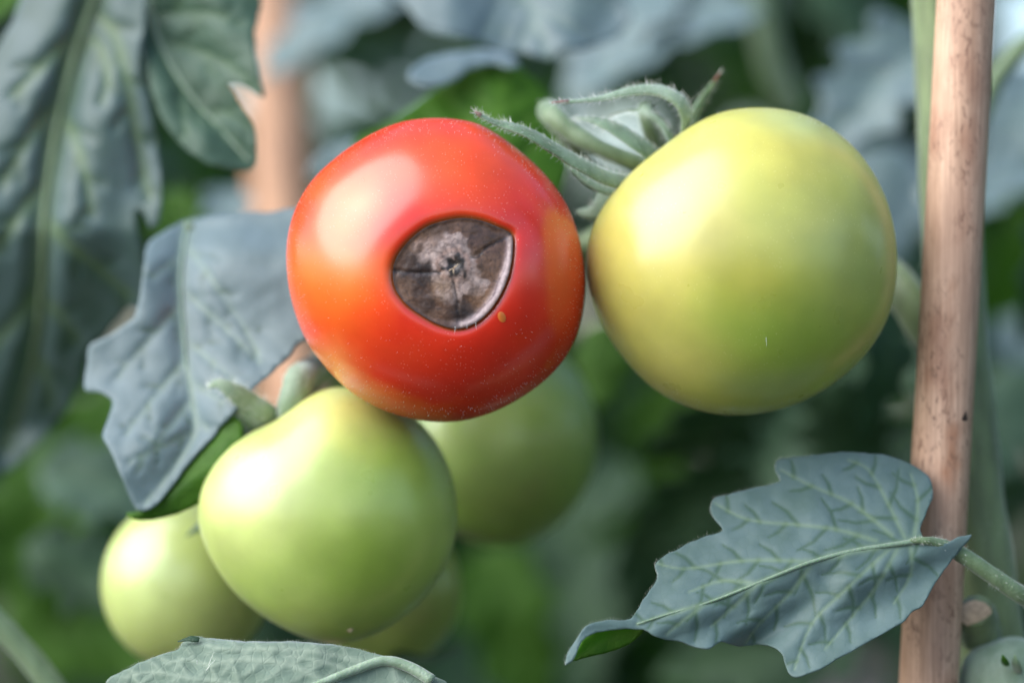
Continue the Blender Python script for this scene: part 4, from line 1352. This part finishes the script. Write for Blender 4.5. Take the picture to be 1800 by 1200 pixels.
BL = [
    # px, py, depth, length_px, angle, pitch, yaw, kind, proto
    (770, -40, 0.26, 360, 215, 55, -10, 'blue', 0, 'pale teal blurred leaf between the peach cane and the top edge leaf'),
    (560, 330, 0.38, 260, 60, 35, 0, 'top', 1, 'dim olive blurred leaf just above the left shoulder of the red tomato'),
    (1190, -60, 0.24, 360, 250, 60, -20, 'blue', 1, 'large pale blurred leaf behind the curled sepal'),
    (1340, 20, 0.22, 380, 208, 62, -10, 'blue', 0, 'pale blurred leaf over the yellow tomato\'s calyx'),
    (1640, 60, 0.16, 330, 225, 35, 5, 'blue', 0, 'blue-grey lobed leaf above the right shoulder of the yellow tomato'),
    (1430, -40, 0.28, 280, -50, 30, 20, 'dark', 2, 'green blurred leaf at the top edge above the yellow tomato'),
    (1580, 250, 0.24, 330, 250, 40, 0, 'blue', 2, 'slate-blue leaf between the yellow tomato and the cane top'),
    (1850, 120, 0.26, 300, 235, 60, 10, 'blue', 1, 'lavender leaf right of the cane near the top'),
    (1840, 300, 0.22, 260, 215, 65, 0, 'blue', 0, 'bright lavender leaf right of the cane a third down'),
    (1860, 330, 0.14, 260, 255, 20, 30, 'dark', 1, 'dark green leaf at the right edge a third down'),
    (1760, 560, 0.3, 300, 300, 45, 0, 'blue', 0, 'grey-blue leaf right of the main stem at mid height'),
    (1820, 640, 0.26, 300, 240, 40, 0, 'top', 2, 'muted green leaf right of the main stem below mid height'),
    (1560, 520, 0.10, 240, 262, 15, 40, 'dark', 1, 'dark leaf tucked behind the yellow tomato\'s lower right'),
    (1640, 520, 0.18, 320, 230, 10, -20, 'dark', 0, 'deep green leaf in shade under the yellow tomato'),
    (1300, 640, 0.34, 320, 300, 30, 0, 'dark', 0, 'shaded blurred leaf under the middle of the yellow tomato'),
    (1080, 560, 0.14, 190, 255, 20, 0, 'green', 2, 'bright green leaf in the gap between red and yellow tomatoes'),
    (1180, 650, 0.40, 260, 262, -5, 0, 'green', 0, 'vivid green blurred leaf below the gap between red and yellow'),
    (1010, 880, 0.36, 380, 275, 35, -10, 'dark', 0, 'teal blurred leaf below the shaded tomato'),
    (850, 950, 0.30, 330, 285, 30, 10, 'green', 1, 'green blurred leaf right of the half-hidden olive tomato'),
    (1150, 830, 0.34, 330, 265, -25, 20, 'green', 2, 'shaded green blurred leaf left of the serrated leaf'),
    (1120, 820, 0.30, 200, 215, 30, 0, 'dark', 1, 'small dim blurred leaf right of the shaded tomato\'s bottom'),
    (1400, 690, 0.28, 330, 250, 25, 0, 'dark', 0, 'dim teal leaf above the serrated leaf'),
    (1530, 1100, 0.22, 360, 190, 15, 10, 'dark', 1, 'slate leaf below the serrated leaf\'s lower lobe'),
    (270, 640, 0.26, 330, 245, 25, 0, 'green', 0, 'fresh green blurred leaf at the left under the hanging leaf'),
    (60, 760, 0.30, 330, 275, 30, 10, 'green', 1, 'yellow-green blurred leaf at the left edge below the lobed leaf'),
    (60, 830, 0.20, 300, -10, 35, 0, 'top', 0, 'pale grey-green blurred leaf beside the hanging leaf tip'),
    (40, 960, 0.16, 260, 340, 20, 0, 'dark', 2, 'dark blurred leaf left of the pale lower left tomato'),
    (0, 1060, 0.30, 330, -20, 20, 0, 'green', 2, 'deep green blurred leaf in the lower left corner'),
    (300, 330, 0.16, 200, 280, 30, 10, 'green', 1, 'green leaf showing between the upper left lobes'),
    (640, 250, 0.12, 120, 215, 40, 0, 'blue', 2, 'small slate leaf at the red tomato\'s upper left'),
    (-40, 40, 0.1, 160, 60, 30, 0, 'green', 0, 'light green leaf in the extreme upper left corner'),
    (480, 1020, 0.20, 260, 300, 10, 20, 'dark', 0, 'dark leaf between the lower tomatoes above the bottom edge leaf'),
    (1330, 660, 0.16, 330, 245, -35, 10, 'dark', 1, 'black-green leaf in deep shade under the yellow tomato\'s left half'),  # this run of downturned dark leaves is added to make the area shady
    (1470, 660, 0.15, 320, 275, -35, -10, 'dark', 2, 'leaf added as deep shade left of the cane, above the serrated leaf'),
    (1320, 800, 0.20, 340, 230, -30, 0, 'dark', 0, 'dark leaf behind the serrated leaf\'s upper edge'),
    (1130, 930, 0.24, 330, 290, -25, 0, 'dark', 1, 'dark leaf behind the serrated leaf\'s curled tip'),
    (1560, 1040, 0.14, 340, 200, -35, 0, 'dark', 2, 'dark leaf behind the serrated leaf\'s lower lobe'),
    (420, 330, 0.2, 180, 250, 45, 0, 'blue', 1, 'soft blue-green leaf above the hanging leaf'),
]
for row in BL:
    back_leaf(*row)

# blurred stems
def blur_stem(label, path, r):
    t = stalk('slender_vine', path, [r, r], M['stem'], None)
    tag(t, label, 'vine', 'blurred stems of the plants behind')
blur_stem('slanting grey-green stem in the lower left corner', [P(-60, 1040, .04), P(0, 1100, .04), P(60, 1165, .04), P(110, 1230, .04)], .0026)
blur_stem('light green arching stalk right of the cane top', [P(1720, 220, .09), P(1745, 150, .09), P(1790, 90, .09), P(1840, 50, .09)], .0022)
blur_stem('blurred green stalk at the top right of the pale leaf', [P(1330, -40, .25), P(1345, 60, .25), P(1365, 130, .25), P(1400, 200, .25)], .004)

# ------------------------------------------------------------------ the mass of foliage further back and to the sides
def foliage_mass():
    rs = random.Random(12)
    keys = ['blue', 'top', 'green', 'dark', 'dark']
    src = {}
    mats = ['leaf_sky_blue', 'leaf_top', 'leaf_green', 'leaf_dark']
    S = [(x, y) for x, y in [(0, 0), (.12, .2), (.24, .25), (.30, .19), (.44, .3), (.53, .2), (.66, .24), (.74, .16), (.9, .09), (1, 0), (.9, -.09), (.74, -.16), (.66, -.24), (.53, -.2), (.44, -.3), (.30, -.19), (.24, -.25), (.12, -.2)]]
    verts, faces, mi = [], [], []
    def add(loc, ang, pitch, yaw, size, k):
        m = leaf_matrix(loc, ang, pitch, yaw, size)
        i0 = len(verts)
        pts = [(x, y) for x, y in S]
        for (x, y) in pts: verts.append(m @ Vector((x, y, -.25 * x * x + .25 * abs(y))))
        mids = [(x, 0) for x in (.12, .24, .30, .44, .53, .66, .74, .9)]
        j0 = len(verts)
        for (x, y) in mids: verts.append(m @ Vector((x, y, -.25 * x * x)))
        # two halves: fan strips between midrib and margin
        up = [0, 1, 2, 3, 4, 5, 6, 7, 8, 9]
        md = [0] + [j0 - i0 + q for q in range(8)] + [9]
        dn = [0, 17, 16, 15, 14, 13, 12, 11, 10, 9]
        for a in range(9):
            q = [md[a], md[a + 1], up[a + 1], up[a]]
            q = [v for n_, v in enumerate(q) if v not in q[:n_]]
            if len(q) >= 3: faces.append(tuple(i0 + v for v in q)); mi.append(k)
            q = [md[a], dn[a], dn[a + 1], md[a + 1]]
            q = [v for n_, v in enumerate(q) if v not in q[:n_]]
            if len(q) >= 3: faces.append(tuple(i0 + v for v in q)); mi.append(k)
    for _ in range(2600):
        y = rs.uniform(0.50, 1.1)
        x = rs.uniform(-0.75, 0.75)
        z = rs.uniform(-0.42, 0.42)
        add(Vector((x, y, z)), rs.uniform(180, 360), rs.uniform(-5, 70), rs.uniform(-45, 45), rs.uniform(.05, .10), rs.choice([1, 2, 2, 3, 3, 3, 3, 3]))
    # unseen leaves added above the picture to shade the background plants
    for _ in range(420):
        y = rs.uniform(.36, .66)
        add(Vector((rs.uniform(-.7, .35), y, rs.uniform(.17 + .12 * (y - .3), .48))), rs.uniform(0, 360), rs.uniform(10, 80), rs.uniform(-60, 60), rs.uniform(.06, .10), rs.choice([1, 2, 3, 3]))
    # unseen leaves added right and below to block light and darken reflections
    for _ in range(500):
        y = rs.uniform(-0.10, 0.5)
        x = rs.uniform(0.22, 0.5) + 0.15 * max(0, y)
        add(Vector((x, y, rs.uniform(-.4, .22))), rs.uniform(0, 360), rs.uniform(0, 70), rs.uniform(-80, 80), rs.uniform(.05, .09), rs.choice([1, 2, 3, 3]))
    for _ in range(260):
        add(Vector((rs.uniform(-.4, .4), rs.uniform(.0, .5), rs.uniform(-.42, -.16))), rs.uniform(0, 360), rs.uniform(10, 80), rs.uniform(-60, 60), rs.uniform(.05, .09), rs.choice([1, 2, 3, 3]))
    o = mesh_obj('foliage', verts, faces, [M[k] for k in mats])
    o.data.polygons.foreach_set('material_index', mi)
    a = o.data.attributes.new('vein', 'FLOAT', 'POINT')
    tag(o, 'mass of blurred dark tomato foliage filling the background', 'foliage', kind='stuff')
foliage_mass()
